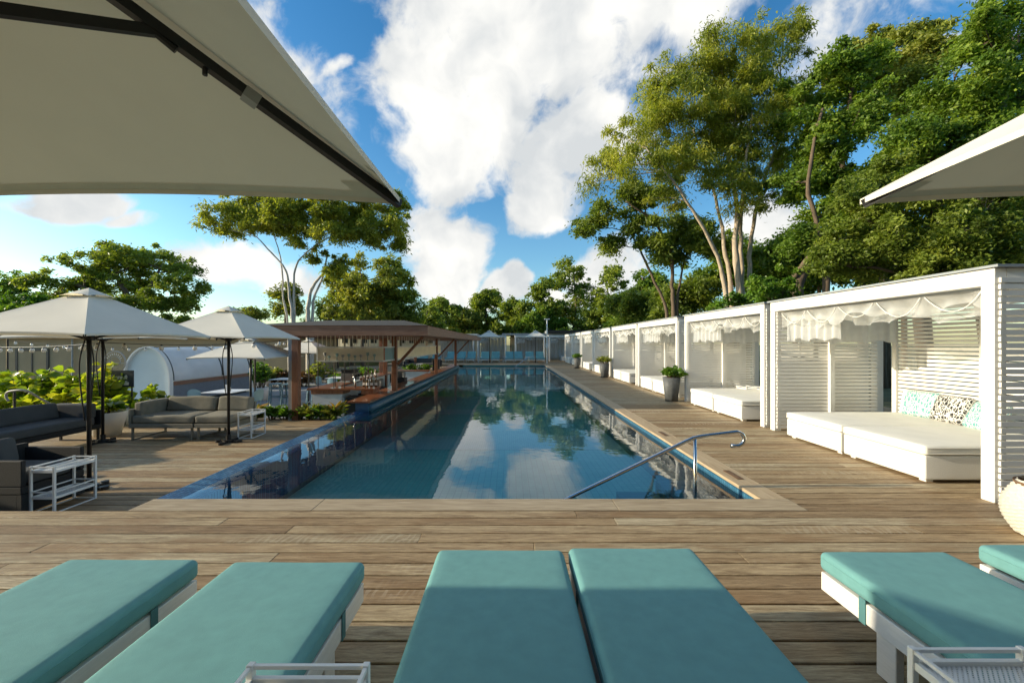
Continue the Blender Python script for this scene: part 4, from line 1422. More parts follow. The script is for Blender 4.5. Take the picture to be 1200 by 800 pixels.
def daybed(name, label, L=1.12, W=1.9, group=None):
    """front at x=0, runs along y 0..L"""
    t = thing(name, (0, 0, 0), label, 'daybed', group)
    b = MB(); b.cushion(0, W, 0, L, .035, .315, r=.018, n=6); b.build('base', M['bed_weave'], t, smooth=True)
    b = MB(); b.cushion(-.012, W, -.012, L + .01, .318, .425, r=.035, puff=.012, n=10, wrinkle=.002, seed=3); mt = b.build('mattress', M['bed_fabric'], t, smooth=True)
    for zz in (.404, .338):
        b = MB(); b.tube(edge_loop(-.012, W, -.012, L + .01, zz, .035), .0055, n=6, cap=False); b.build('piping', M['bed_fabric'], mt, smooth=True)
    for (x, y) in ((.06, .05), (.06, L - .13), (W - .14, .05), (W - .14, L - .13)):
        b = MB(); b.box(x, x + .08, y, y + .08, 0, .034); b.build('foot', M['white_paint'], t)
    return t


CX = 4.87
cab_y = [(4.0, 7.44), (7.62, 11.09), (11.57, 15.14), (15.28, 18.95), (19.35, 23.0), (23.3, 27.0), (27.4, 31.0), (31.2, 35.0)]
cab_lab = ['nearest white slatted cabana with printed cushions and gathered sheer curtain', 'second white slatted cabana from the viewer, next beyond the nearest',
           'third white slatted cabana, behind the nearest tapered planter', 'fourth white slatted cabana counted from the viewer',
           'fifth white slatted cabana, beside the pale-leaved planter', 'sixth white slatted cabana along the pool', 'seventh white slatted cabana, beside the farthest planter',
           'last white slatted cabana at the far right corner of the pool']
ordw = ['nearest', 'second', 'third', 'fourth', 'fifth', 'sixth', 'seventh', 'last']
bed0 = daybed('daybed', 'x', group='white daybeds in the cabanas')
first_bed = True
for i, (ya, yb) in enumerate(cab_y):
    c = cabana('cabana', cab_lab[i], yb - ya, full=(i < 3), group='white cabanas along the pool', seed=i)
    c.location = (CX, ya, 0)
    for j, off in enumerate((.57, 1.735)):
        d = bed0 if first_bed else copy_tree(bed0)
        first_bed = False
        d.location = (CX - .10, ya + off * (yb - ya) / 3.44, 0)
        d['label'] = ('%s white daybed with thick mattress inside the %s cabana' % (('nearer', 'farther')[j], ordw[i]))
# cushions in the nearest cabana
CG = 'cushions on the nearest daybeds'
def throw(name, lab, m, x, y, z, w, h, rz, tilt, seed):
    b = MB(); b.cushion(-w / 2, w / 2, -h / 2, h / 2, -.06, .06, r=.055, puff=.035, n=8, seed=seed)
    o = b.build(name, m, smooth=True)
    o.matrix_world = Matrix.Translation((x, y, z)) @ Matrix.Rotation(R(rz), 4, 'Z') @ Matrix.Rotation(R(-90), 4, 'Z') @ Matrix.Rotation(R(tilt), 4, 'X')
    return tag(o, lab, 'cushion', CG)
throw('bolster_cushion', 'plain white cushion behind the farthest teal printed one', M['bed_fabric'], 6.74, 6.56, .62, .52, .42, 0, 78, 1)
throw('throw_cushion', 'pale teal leaf-print cushion at the far end of the nearest daybeds', M['print_teal'], 6.62, 6.40, .625, .50, .42, 4, 70, 2)
throw('throw_cushion', 'black and white leaf-print cushion between two teal ones', M['print_black'], 6.58, 5.92, .62, .50, .42, -4, 66, 3)
throw('throw_cushion', 'pale teal leaf-print cushion half hidden by the nearest cabana post', M['print_teal'], 6.50, 5.42, .60, .48, .42, -14, 62, 4)

# far cabanas, facing the pool end
for i, (x0, x1, lab) in enumerate(((-7.0, -3.25, 'far cabana just right of the bar roof tip'), (-2.95, -.3, 'far cabana behind the left far umbrella'),
                                   (.5, 3.25, 'far cabana behind the right far umbrella'), (3.6, 6.6, 'far cabana in the corner behind the lamp post'))):
    c = cabana('cabana', 'white ' + lab, x1 - x0, depth=2.0, full=False, group='white cabanas at the far end', seed=20 + i)
    c.location = (x1, 36.5, 0)
    c.rotation_euler = (0, 0, R(90))
    c.scale = (1, 1, 1)
    # the cabana's front (-x) must face the viewer (-y): rotate +90 about z puts -x to -y
    b = MB()
    ncol = 7
    for k in range(ncol):
        yy = .2 + (x1 - x0 - .4) * k / ncol
        w = (x1 - x0 - .4) / ncol * .8
        b.grid(lambda u, v, yy=yy, w=w: (1.1 + .05 * math.sin(u * 19 + k), yy + w * u, 2.1 - 1.85 * v), 14, 2)
    b.build('back_curtain', M['sheer2'], c, smooth=True)
d = copy_tree(bed0); d.location = (4.0, 37.4, 0); d.rotation_euler = (0, 0, R(90)); d.location = (5.9, 36.6, 0)
d['label'] = 'white daybed inside the far corner cabana behind the lamp post'

# ------------------------------------------------------------------ umbrellas


def umbrella(name, label, a, rim, apex, group, rope=False, base=True, pole_r=.024):
    t = thing(name, (0, 0, 0), label, 'umbrella', group)
    rise = apex - rim
    t0 = .13

    def surf(k, off=0.0):
        ang = k * PI / 2
        ca, sa = math.cos(ang), math.sin(ang)

        def Pf(u, v):
            tt = t0 + (1 - t0) * v
            uu = 2 * u - 1
            e = 1 - uu * uu
            r = tt * a * (1 - .03 * e * tt)
            x, y = uu * tt * a * (1 - .0 * tt), r
            z = apex - rise * (tt ** 1.0) + .028 * a * e * tt * tt - .014 * a * math.sin(PI * tt) * (e ** .5) * .9 + off
            return (x * ca - y * sa, x * sa + y * ca, z)
        return Pf
    b = MB()
    for k in range(4):
        b.grid(surf(k), 16, 14)
        # hem
        ang = k * PI / 2; ca, sa = math.cos(ang), math.sin(ang)
        f = surf(k)
        b.grid(lambda u, v: (Vector(f(u, 1.0)) + Vector((0, 0, -.022 * v))), 16, 1)
    cn = b.build('canopy', M['canopy'], t, smooth=True)
    b = MB()
    for k in range(4):
        f = surf(k, -.004)
        b.grid(lambda u, v, f=f: f(u, .972 + .026 * v), 16, 1)
        b.grid(lambda u, v, f=f: f(.07 * u, .93 + .066 * v), 3, 3)
        b.grid(lambda u, v, f=f: f(1 - .07 * u, .93 + .066 * v), 3, 3)
    b.build('hem', M['canopy_hem'], cn, smooth=True)
    b = MB()
    for k in range(4):
        ang = k * PI / 2; ca, sa = math.cos(ang), math.sin(ang)

        def vf(u, v):
            tt = .21 * v
            uu = 2 * u - 1
            x, y = uu * tt * a, tt * a
            z = apex + .035 * a - rise * tt + .03 * a * (1 - uu * uu) * (v ** 2)
            return (x * ca - y * sa, x * sa + y * ca, z)
        b.grid(vf, 8, 4)
    b.build('vent', M['canopy'], cn, smooth=True)
    # frame
    b = MB(); b.tube([(0, 0, .02), (0, 0, apex - .02)], pole_r, n=12); b.build('pole', M['black'], t, smooth=True)
    hub_z = rim - .03
    for nm, z, hh in (('crown_hub', apex - .09, .05), ('runner', hub_z - .03, .06)):
        b = MB(); b.lathe([(pole_r, z), (.055, z), (.055, z + hh), (pole_r, z + hh)], 14); b.build(nm, M['black'], t)
    for k in range(0, 8, 2):
        ang = k * PI / 4 + PI / 4
        diag = (k % 2 == 0)
        rr = a * math.sqrt(2) if diag else a * .97
        dx, dy = math.cos(ang), math.sin(ang)
        zend = rim - .006 if diag else rim + .035 * a
        def pt(s):
            z = apex - .05 + (zend - apex + .05) * s - (.02 if s > .9 else .026)
            return (dx * rr * s, dy * rr * s, z)
        b = MB(); b.bar(pt(.04), pt(.995), .022 * a + .004, .030)
        rb = b.build('rib', M['black'], t)
        s = .53
        p = Vector(pt(s)); 
        b = MB(); b.bar((dx * .05, dy * .05, hub_z), p - Vector((0, 0, .012)), .018, .028)
        b.build('strut', M['black'], rb)
        if diag:
            b = MB(); b.bar(pt(.66), pt(.685), .034 * a, .036); b.build('clip', M['clip'], rb)
            b = MB(); b.tube([Vector(pt(.60)) - Vector((0, 0, .012)), Vector(pt(.60)) - Vector((0, 0, .034))], .007); b.tube([Vector(pt(.52)) - Vector((0, 0, .01)), Vector(pt(.56)) - Vector((0, 0, .02))], .012)
            b.build('knob', M['black'], rb)
    if base:
        b = MB(); b.box(-.20, .20, -.035, .035, .0, .03); b.box(-.035, .035, -.20, -.037, 0, .03); b.box(-.035, .035, .037, .20, 0, .03)
        b.lathe([(.09, 0), (.09, .05), (.04, .06), (.04, .14), (.025, .14)], 16)
        for k in range(4):
            an = k * PI / 2
            b.lathe([(.0, .0), (.045, .0), (.045, .04), (0, .045)], 12, cx=.19 * math.cos(an), cy=.19 * math.sin(an))
        b.build('base', M['black'], t)
    if rope:
        b = MB()
        for sx in (-1, 1):
            b.tube(smooth_path([(sx * .03, -.02, rim - .05), (sx * .09, -.03, rim - .35), (sx * .055, -.03, rim - .8), (sx * .03, -.02, rim - 1.05)], 4), .008, n=5)
        b.build('cord', M['black'], t, smooth=True)
    return t


UG = 'square cream umbrellas'
# the two big ones over the foreground loungers
ua = umbrella('umbrella', 'cream square umbrella overhead filling the top left, seen from below with black ribs', 1.16, 2.2, 2.92, UG)
ua.location = (-1.61, .50, 0)
ub = copy_tree(ua); ub.location = (2.62, .50, 0); ub['label'] = 'cream square umbrella cut by the right edge above the cabanas'
uc = copy_tree(ua); uc.location = (-5.05, .52, 0); uc['label'] = 'cream square umbrella beyond the left edge, shading the middle loungers'
# lounge deck umbrellas
ud = umbrella('umbrella', 'large cream square umbrella with cords on its pole beside the black armchair', .86, 1.90, 2.46, UG, rope=True)
ud.location = (-5.20, 4.93, LOW_Z)
ue = copy_tree(ud); ue.location = (-5.13, 7.28, LOW_Z); ue['label'] = 'cream square umbrella standing in front of the grey sofa'
uf = copy_tree(ud); uf.location = (-7.43, 7.28, LOW_Z); uf['label'] = 'cream umbrella whose pole stands by the white pot, canopy hidden behind another'
for (x, y, lab) in ((-12.2, 3.4, 'cream umbrella out of view, shading the black armchair'), (-13.1, 5.75, 'cream umbrella out of view, shading the deck by the black sofa')):
    u = copy_tree(ud); u.location = (x, y, LOW_Z); u['label'] = lab
ug = umbrella('umbrella', 'low cream umbrella beside the end of the pale caravan', .86, 1.88, 2.33, UG)
ug.location = (-6.2, 9.55, TERR_Z)
uh = copy_tree(ug); uh.location = (-7.1, 14.1, TERR_Z); uh['label'] = 'small white umbrella seen through the bar rods'
ui = umbrella('umbrella', 'left of the two far cream umbrellas at the pool end', .93, 2.14, 2.70, 'far umbrellas')
ui.location = (-1.68, 33.6, 0)
uj = copy_tree(ui); uj.location = (2.2, 33.6, 0); uj['label'] = 'right of the two far cream umbrellas, next to the lamp post'

# ------------------------------------------------------------------ foreground loungers


def lounger(name, label, group, back=0.0, mat='teal'):
    """front end at y=0, runs to y=-2 ; back = raised backrest angle (deg)"""
    t = thing(name, (0, 0, 0), label, 'sun lounger', group)
    w = .36
    yb = -1.28 if back else -2.0
    b = MB(); b.cushion(-w, w, yb, 0,   .315, .42, r=.032, puff=.008, n=18, wrinkle=.0012, seed=5); mt = b.build('mattress', M[mat], t, smooth=True)
    b = MB(); b.tube(edge_loop(-w + .001, w - .001, yb + .001, -.001, .392, .033), .0035, n=6, cap=False); b.build('seam', M[mat], mt, smooth=True)
    b = MB()
    for sx in (-1, 1):
        b.box(min(sx * .322, sx * .352), max(sx * .322, sx * .352), -1.98, -.012, .205, .306, ch=.003)
    b.box(-.3215, .3215, -.045, -.014, .207, .304, ch=.003); b.box(-.3215, .3215, -1.98, -1.95, .207, .304)
    for k in range(8):
        y = -.2 - k * .22
        b.box(-.3215, .3215, y - .05, y, .285, .305)
    fr = b.build('frame', M['lounge_frame'], t)
    for sx in (-1, 1):
        for y in (-.44, -1.78):
            b = MB(); b.box(min(sx * .30, sx * .34), max(sx * .30, sx * .34), y, y + .10, 0, .2045, ch=.003); b.build('leg', M['lounge_frame'], t)
    b = MB()
    for sx in (-1, 1):
        b.box(min(sx * .3535, sx * .357), max(sx * .3535, sx * .357), -.30, -.262, .203, .325)
    b.box(-.357, .357, -.30, -.262, .2005, .2045)
    b.build('strap', M['teal_dark'], mt)
    if back:
        an = R(back)
        Mx = Matrix.Translation((0, -1.29, .33)) @ Matrix.Rotation(-an, 4, 'X')
        b = MB(); b.cushion(-w, w, -.72, 0, 0, .10, r=.04, puff=.008, M=Mx, n=6); b.build('backrest', M[mat], t, smooth=True)
        b = MB(); b.box(-.33, .33, -.70, -.01, -.045, -.005, M=Mx); b.build('backrest_frame', M['lounge_frame'], t)
    return t


LG = 'teal sun loungers in the front row'
ll = [(-2.065, 2.20, 'leftmost sunlit teal lounger cut by the left edge', 0), (-1.143, 2.175, 'second teal lounger from the left, fully sunlit', 0), (-.052, 2.30, 'half shaded teal lounger left of the middle gap', .0),
      (.70, 2.32, 'half shaded teal lounger right of the middle gap', 0), (2.125, 2.28, 'teal lounger behind the right perforated side table, second from the right', 0), (3.12, 2.36, 'teal lounger cut by the right edge under the woven basket', 0)]
l0 = None
for i, (x, y, lab, rz) in enumerate(ll):
    if l0 is None:
        l0 = lounger('sun_lounger', lab, LG); o = l0
    else:
        o = copy_tree(l0); o['label'] = lab
    o.location = (x, y, 0)
# far row with raised backs
FG = 'teal loungers at the far end of the pool'
f0 = None
fx = [(-5.05, 'leftmost far teal lounger, beside the second bar post'), (-4.15, 'second far teal lounger from the left'), (-3.28, 'third far teal lounger from the left'), (-2.1, 'far teal lounger left of the left far umbrella pole'),
      (-1.2, 'far teal lounger right of the left far umbrella pole'), (0.0, 'far teal lounger just left of the gap between far cabanas'), (.78, 'far teal lounger just right of the gap between far cabanas'),
      (1.75, 'far teal lounger left of the right far umbrella pole'), (2.62, 'far teal lounger right of the right far umbrella pole'), (-6.3, 'far teal lounger seen just left of the second bar post'), (-7.4, 'far teal lounger partly behind the bar roof posts')]
for i, (x, lab) in enumerate(fx):
    if f0 is None:
        f0 = lounger('sun_lounger', lab, FG, back=48, mat='teal_far'); o = f0
    else:
        o = copy_tree(f0); o['label'] = lab
    o.location = (x, 33.2, 0); o.rotation_euler = (0, 0, PI)

# ------------------------------------------------------------------ side tables


def side_table(name, label, w, d, h, group, mat='white_metal'):
    t = thing(name, (0, 0, 0), label, 'side table', group)
    s = .022
    for (x, y) in ((0, 0), (w - s, 0), (0, d - s), (w - s, d - s)):
        b = MB(); b.box(x, x + s, y, y + s, 0, h, ch=.002); b.build('leg', M[mat], t)
    for z in (h - .016, .32 * h + .06, .0):
        b = MB()
        q = .012
        b.box(s, w - s, .004, .004 + q, z, z + q); b.box(s, w - s, d - .004 - q, d - .004, z, z + q)
        b.box(.004, .004 + q, s, d - s, z, z + q); b.box(w - .004 - q, w - .004, s, d - s, z, z + q)
        b.build('rail', M[mat], t)
    for nm, z in (('tray', h - .06), ('shelf', .32 * h)):
        b = MB()
        b.box(.022, w - .022, .022, d - .022, z, z + .004)
        tr = b.build(nm, M['perf'], t)
        b = MB()
        b.box(.0225, w - .0225, .006, .0215, z - .008, z + .018); b.box(.0225, w - .0225, d - .0215, d - .006, z - .008, z + .018)
        b.box(.006, .0215, .0225, d - .0225, z - .008, z + .018); b.box(w - .0215, w - .006, .0225, d - .0225, z - .008, z + .018)
        b.build('edge', M[mat], tr)
    return t


TG = 'white metal side tables'
t0 = side_table('side_table', 'white perforated side table between the second and third loungers', .40, .46, .55, TG)
t0.location = (-.86, .86, 0)
o = copy_tree(t0); o['label'] = 'white perforated side table at the bottom right beside a lounger'
o.location = (1.385, .93, 0)
t1 = side_table('side_table', 'white two-tier side table beside the black armchair', .27, .44, .50, TG)
t1.location = (-5.08, 4.21, LOW_Z)
for (x, y, z, lab) in ((-5.15, 7.54, LOW_Z, 'white two-tier side table at the right end of the grey sofa'), (6.0, 10.1, 0, 'white side table behind the daybeds in the second cabana'),
                       (6.35, 9.9, 0, 'right white side table behind the daybeds in the second cabana'), (-5.6, 24.0, -.1, 'white side table on the raised deck beyond the bar')):
    o = copy_tree(t1); o.location = (x, y, z); o['label'] = lab
for (x, lab) in ((-2.62, 'white side table between the third and fourth far loungers'), (-.55, 'white side table left of the far gap'), (1.3, 'white side table between far loungers right of the gap')):
    o = copy_tree(t1); o.location = (x, 33.4, 0); o['label'] = lab

# ------------------------------------------------------------------ sofas on the lounge deck


def sofa(name, label, L, depth, arms, fabric, frame, legs='sled', group=None, cushions=1, seed=0, wr=.004, armcush=True):
    """front at y=0 facing -y, runs x 0..L, back at y=depth"""
    t = thing(name, (0, 0, 0), label, 'sofa', group)
    b = MB(); b.box(0, L, .0, depth, .225, .305, ch=.008); b.build('seat_frame', M[frame], t)
    b = MB(); b.box(.0, L, depth - .055, depth, .308, .62, ch=.006); b.build('back_frame', M[frame], t)
    xa = .12 if 'l' in arms else .0
    xb = L - .12 if 'r' in arms else L
    if 'l' in arms:
        b = MB(); b.box(0, .045, 0, depth - .058, .308, .575, ch=.006); b.build('arm_frame', M[frame], t)
        if armcush: b = MB(); b.cushion(.05, .20, .06, depth - .07, .43, .70, r=.032, puff=.004, n=6, wrinkle=wr); b.build('arm_cushion', M[fabric], t, smooth=True)
    if 'r' in arms:
        b = MB(); b.box(L - .045, L, 0, depth - .058, .308, .575, ch=.006); b.build('arm_frame', M[frame], t)
        if armcush: b = MB(); b.cushion(L - .20, L - .05, .06, depth - .07, .43, .70, r=.032, puff=.004, n=6, wrinkle=wr); b.build('arm_cushion', M[fabric], t, smooth=True)
    cw = (xb - xa) / cushions
    for k in range(cushions):
        b = MB(); b.cushion(xa + k * cw + (.0 if xa == 0 else -.06), xa + (k + 1) * cw - .008, .005, depth - .06, .308, .45, r=.036, puff=.012, n=12, wrinkle=wr, seed=seed + k)
        b.build('seat_cushion', M[fabric], t, smooth=True)
        Mx = Matrix.Translation((0, depth - .16, .45)) @ Matrix.Rotation(R(-12), 4, 'X')
        b = MB(); b.cushion(xa + k * cw + .005 + (.09 if xa else 0), xa + (k + 1) * cw - .012 - (.09 if (xb != L and k == cushions - 1) else 0), -.085, .085, -.01, .28, r=.042, puff=.008, n=12, wrinkle=wr * 1.3, seed=seed + 7 + k, M=Mx)
        b.build('back_cushion', M[fabric], t, smooth=True)
    for x in (.03, L - .06):
        b = MB()
        if legs == 'sled':
            b.box(x, x + .03, .03, .06, .02, .224); b.box(x, x + .03, depth - .06, depth - .03, .02, .224); b.box(x, x + .03, .03, depth - .03, 0, .0195)
        else:
            b.box(x, x + .03, .05, .08, 0, .224); b.box(x, x + .03, depth - .08, depth - .05, 0, .224)
        b.build('leg', M[frame], t)
    return t


s = sofa('sofa', 'grey cushioned sofa section with left arm, partly sunlit, behind a pole', 1.20, .80, 'l', 'grey_fabric', 'grey_fabric', group='lounge sofas', seed=1, wr=.006)
s.location = (-7.10, 7.42, LOW_Z)
s = sofa('sofa', 'short armless grey sofa section joined to the right of the longer one', .66, .80, '', 'grey_fabric', 'grey_fabric', group='lounge sofas', seed=4, wr=.006)
s.location = (-5.87, 7.42, LOW_Z)
s = sofa('sofa', 'long charcoal sofa along the left edge in front of the leafy shrubs', 2.3, .78, 'lr', 'dark_fabric', 'rope', group='lounge sofas', cushions=1, seed=9, wr=.002)
s.rotation_euler = (0, 0, R(90)); s.location = (-7.60, 5.15, LOW_Z)
s = sofa('armchair', 'black woven armchair with charcoal cushions at the bottom left', .62, .72, 'lr', 'dark_fabric', 'rope', legs='post', cushions=1, seed=11, wr=.002, armcush=False)
s['category'] = 'armchair'
s.rotation_euler = (0, 0, R(90)); s.location = (-5.085, 4.15, LOW_Z)
b = MB(); b.box(.0, .62, .0, .045, .02, .222); b.box(0.0, .045, .048, .72, .02, .222); b.box(.575, .62, .048, .72, .02, .222); b.build('skirt', M['rope'], s)
# dark lounge pieces far beyond the bar
for (x, y, z, lab) in ((-6.7, 25.2, -.1, 'charcoal sofa far off on the raised deck beyond the bar'),):
    o = copy_tree([q for q in bpy.data.objects if q.name.startswith('sofa') and 'long charcoal' in q.get('label', '')][0])
    o.location = (x, y, z); o.rotation_euler = (0, 0, 0); o['label'] = lab

# ------------------------------------------------------------------ pots and planters


def planter(name, label, r0, r1, h, leafm, nleaf, w, ph, L, W, group, mat='grey_pot', seed=1):
    t = thing(name, (0, 0, 0), label, 'planter', group)
    b = MB()
    n = 40
    prof = [(0, .0), (r0, 0), (r0 + (r1 - r0) * .5, h * .5), (r1, h), (r1 - .03, h), (r1 - .035, h - .06)]
    b.lathe(prof, n)
    vs = []
    for i, v in enumerate(b.v):
        k = i % n
        f = 1 + (.018 * math.cos(k * 2 * PI / n * 10) if mat == 'grey_pot' else 0)
        vs.append((v[0] * f, v[1] * f, v[2]))
    b.v = vs
    b.build('pot', M[mat], t, smooth=True)
    b = MB(); b.lathe([(r1 - .034, h - .05), (0, h - .045)], 20); b.build('soil', M['soil'], t)
    big_leaf_shrub('x', '', None, w, w, ph, nleaf, L, W, M[leafm], seed=seed, base_z=h - .05, parent=t)
    return t


PG = 'tapered grey planters by the cabanas'
p = planter('planter', 'nearest tapered grey planter with leafy green plant by the third cabana', .165, .235, .66, 'leaf_bush', 420, .62, .34, .15, .075, PG, seed=301)
p.location = (4.52, 11.12, 0)
p = planter('planter', 'tapered grey planter with pale yellow-green plant by the fifth cabana', .165, .235, .66, 'leaf_yellow', 380, .66, .40, .16, .045, PG, seed=302)
p.location = (4.50, 18.9, 0)
p = planter('planter', 'farthest tapered grey planter with round green plant', .165, .235, .66, 'leaf_bush', 420, .62, .34, .14, .07, PG, seed=303)
p.location = (4.42, 26.0, 0)
p = planter('planter', 'white tapered pot with long-leaved plant at the end of the black sofa', .20, .30, .46, 'leaf_lime', 110, .6, .24, .30, .09, 'white pots', mat='white_pot', seed=304)
p.location = (-7.92, 7.85, LOW_Z)
p = planter('planter', 'small white pot with dark round plant in front of the caravan', .17, .24, .36, 'leaf_dark', 260, .45, .26, .10, .05, 'white pots', mat='white_pot', seed=305)
c = at(167, 478, 9.2); p.location = (c.x, 9.05, LOW_Z)
p = planter('planter', 'concrete box pot with small tree beside the far end of the caravan', .26, .30, .5, 'leaf_bush', 420, .7, 1.1, .18, .08, 'white pots', mat='white_pot', seed=306)
c = at(306, 455, 15.5); p.location = (c.x, 15.5, TERR_Z)
big_leaf_shrub('fiddle_leaf_shrub', 'lime shrub with rounded leaves behind the left arm of the grey sofa', (at(184, 470, 9.1).x, 9.0, LOW_Z), .75, .6, .92, 150, .20, .13, M['leaf_lime'], 'broad-leaved shrubs behind the black sofa', seed=310)
# planting strip with cordylines at the end of the lounge deck
b = MB(); b.box(-6.6, -3.88, 9.40, 10.0, TERR_Z, LOW_Z - .06); tag(b.build('planting_bed', M['soil']), kind='structure')
cg = 'cordylines at the end of the lounge deck'
for i, (px, L, n, lab, mt) in enumerate(((300, .42, 66, 'reddish cordyline right of the white side table', 'leaf_ti'), (318, .30, 140, 'dense green plant left of the bar column', 'leaf_bush'), (334, .30, 140, 'dense green plant in front of the bar column', 'leaf_bush'),
                                         (350, .30, 100, 'green plant right of the bar column', 'leaf_bush'), (365, .46, 66, 'yellow and red cordyline in front of the white bar panel', 'leaf_ti'), (393, .48, 72, 'red-centred cordyline nearest the pool bar', 'leaf_ti'), (378, .36, 50, 'small green cordyline between the two red ones', 'leaf_bush'))):
    x = (px - 597) / F * 9.65
    rosette('cordyline', lab, (x, 9.62 + .08 * (i % 2), LOW_Z - .08), n, L * .85, .085 if mt == 'leaf_ti' else .06, M[mt], cg, seed=320 + i, heads=3 if mt == 'leaf_ti' else 6, spread=.10 if mt == 'leaf_ti' else .20, h=.12 if mt == 'leaf_ti' else .17)

# woven basket pot
t = thing('woven_basket', (4.46, 3.28, 0), 'white woven rope basket pot at the right edge', 'basket')
b = MB()
n = 64; prof = []
for i in range(60):
    q = i / 59
    r = .15 + .12 * math.sin(PI * (q * .80 + .13)) ** 1.1
    r += .006 * math.sin(i * PI)
    prof.append((r, .01 + .45 * q))
b.lathe(prof, n)
vs = []
for i, v in enumerate(b.v):
    k = i % n; row = i // n
    f = 1 + .022 * math.cos(PI * (row // 2)) * (1 if (k // 2) % 2 else -1) + .012 * (1 if row % 2 else -1)
    vs.append((v[0] * f, v[1] * f, v[2] + .010 * math.sin(k * 2 * PI / n * 2) * (row / 59)))
b.v = vs
b.build('weave', M['basket'], t, smooth=True)
b = MB(); b.lathe([(.20, .445), (.19, .40), (.15, .30), (0, .30)], 32); b.build('lining', M['basket_in'], t)
b = MB(); b.lathe([(0, .004), (.16, .004), (.175, .02)], 32); b.build('bottom', M['basket'], t)

# ------------------------------------------------------------------ pool handrail, deck plates
t = thing('handrail', (2.06, 4.42, 0), 'polished steel pool handrail with curled end at the near right corner', 'handrail')
p0 = Vector((-1.42, 0, -.12)); pk = Vector((-.02, 0, .555)); pe = Vector((.46, 0, .62))
# bend at the knee, then a flat run that curls under
run = [Vector((-1.75, 0, -.28)), p0, Vector((-.75, 0, .205)), Vector((-.10, 0, .52)), pk, Vector((.06, 0, .572)), Vector((.28, 0, .60)), Vector((.46, 0, .622))]
curl = [Vector((.46 + .085 * math.sin(a), -.0 - .0 * a, .622 - .078 + .078 * math.cos(a))) for a in [R(k) for k in range(20, 200, 20)]]
tail = [Vector((.40, 0, .468))]
b = MB(); b.tube(run + curl + tail, .021, n=14); b.build('rail', M['steel'], t, smooth=True)
b = MB(); b.tube([(0, 0, .55), (0, 0, -.42)], .019, n=14); b.build('post', M['steel'], t, smooth=True)
b = MB(); b.lathe([(.0195, -.32), (.05, -.32), (.05, -.305), (.0195, -.30)], 20); b.build('flange', M['steel'], t)
for i, (y, lab) in enumerate(((4.85, 'brown metal plate in the coping nearest the handrail'), (7.05, 'brown metal plate in the coping farther along the pool edge'))):
    b = MB(); b.box(-.035, .035, -.16, .16, 0, .004)
    o = b.build('coping_plate', M['copper']); o.location = (2.72, y, .0075); tag(o, lab, 'metal plate', 'metal plates in the coping')

# ------------------------------------------------------------------ the swim-up bar
pv = thing('bar_pavilion', (-4.1, 9.5, TERR_Z), 'timber bar pavilion with flat hipped roof overhanging the pool', 'pavilion')
X0, X1, Y0, Y1 = -2.25, 2.15, 0.0, 17.6      # relative to the empty (world X -6.35..-1.95, D 9.5..27.1)
zb, zt, zr = 2.39, 2.63, 2.87                # soffit / fascia top / roof top, above the terrace
b = MB()
vs = [(X0 - .02, Y0 - .02, zt + .003), (X1 + .02, Y0 - .02, zt + .003), (X1 + .02, Y1 + .02, zt + .003), (X0 - .02, Y1 + .02, zt + .003),
      (X0 + 1.1, Y0 + 2.0, zr), (X1 - 1.1, Y0 + 2.0, zr), (X1 - 1.1, Y1 - 1.5, zr), (X0 + 1.1, Y1 - 1.5, zr)]
b.add(vs, [(0, 1, 5, 4), (1, 2, 6, 5), (2, 3, 7, 6), (3, 0, 4, 7), (4, 5, 6, 7)])
b.build('roof', M['roof_grey'], pv)
for (q_, mt_) in (((X0, X1, Y0, Y0 + .045), 'redwood'), ((X0, X1, Y1 - .045, Y1), 'redwood'), ((X1 - .045, X1, Y0 + .048, Y1 - .048), 'redwood_y'), ((X0, X0 + .045, Y0 + .048, Y1 - .048), 'redwood_y')):
    b = MB(); b.box(*q_, zb, zt); b.build('fascia', M[mt_], pv)
b = MB()
b.box(X0 + .05, X1 - .05, Y0 + .05, Y1 - .05, zb + .09, zb + .12)
b.build('soffit', M['soffit'], pv)
b = MB()
k = 0
x = X0 + .1
while x < X1 - .12:
    b.box(x, x + .07, Y0 + .06, Y1 - .06, zb + .03, zb + .088); x += .15
b.build('battens', M['redwood_y'], pv)
fy = [2.42, 9.25, 16.0]
for i, y in enumerate(fy):
    b = MB(); b.box(.575, .715, y, y + .14, .78, zb + .03, ch=.006); b.build('post', M['post_wood'], pv)
    b = MB(); b.bar((.74, y + .08, 1.58), (1.50, y + .08, zb + .02), .07, .09, up=(0, 1, 0)); b.build('brace', M['post_wood'], pv)
for (x, y) in ((-1.11, .03), (-2.05, 9.3), (-2.05, 16.2), (-1.2, 7.2)):
    b = MB(); b.box(x, x + .15, y, y + .15, .0, zb + .03, ch=.006); p = b.build('post', M['post_wood'], pv)
b = MB(); b.box(-1.20, -1.114, .05, .13, .0, zb + .03); b.build('conduit', M['clip'], pv)

# swim-up counter along the pool edge
sc = thing('swim_up_counter', (-3.7, 9.93, 0), 'long oiled timber counter with blue tiled edge along the pool', 'counter')
LY = 17.2
b = MB(); b.box(-.32, .24, -.03, LY, .125, .168, ch=.004); b.build('counter_top', M['counter_wood'], sc)
M['blue_tile_end'] = tile_mat('blue_counter_mosaic', (.09, .28, .42), (.13, .36, .50), (.05, .14, .22), .05, .25, 'YZ', .1)
b = MB(); b.box(-.14, .19, .0, LY, -.75, .1235); b.build('tiled_wall', M['blue_tile_end'], sc)
b = MB(); b.tube([(.20, .02, -.01), (.20, LY, -.01)], .105, n=16); b.build('bullnose', M['bull'], sc, smooth=True)
for i in range(4):
    b = MB(); b.box(.191, .196, .5 + i * 4, 1.4 + i * 4, -.5, -.2); b.build('tile_panel', M['blue_tile_w'], sc)

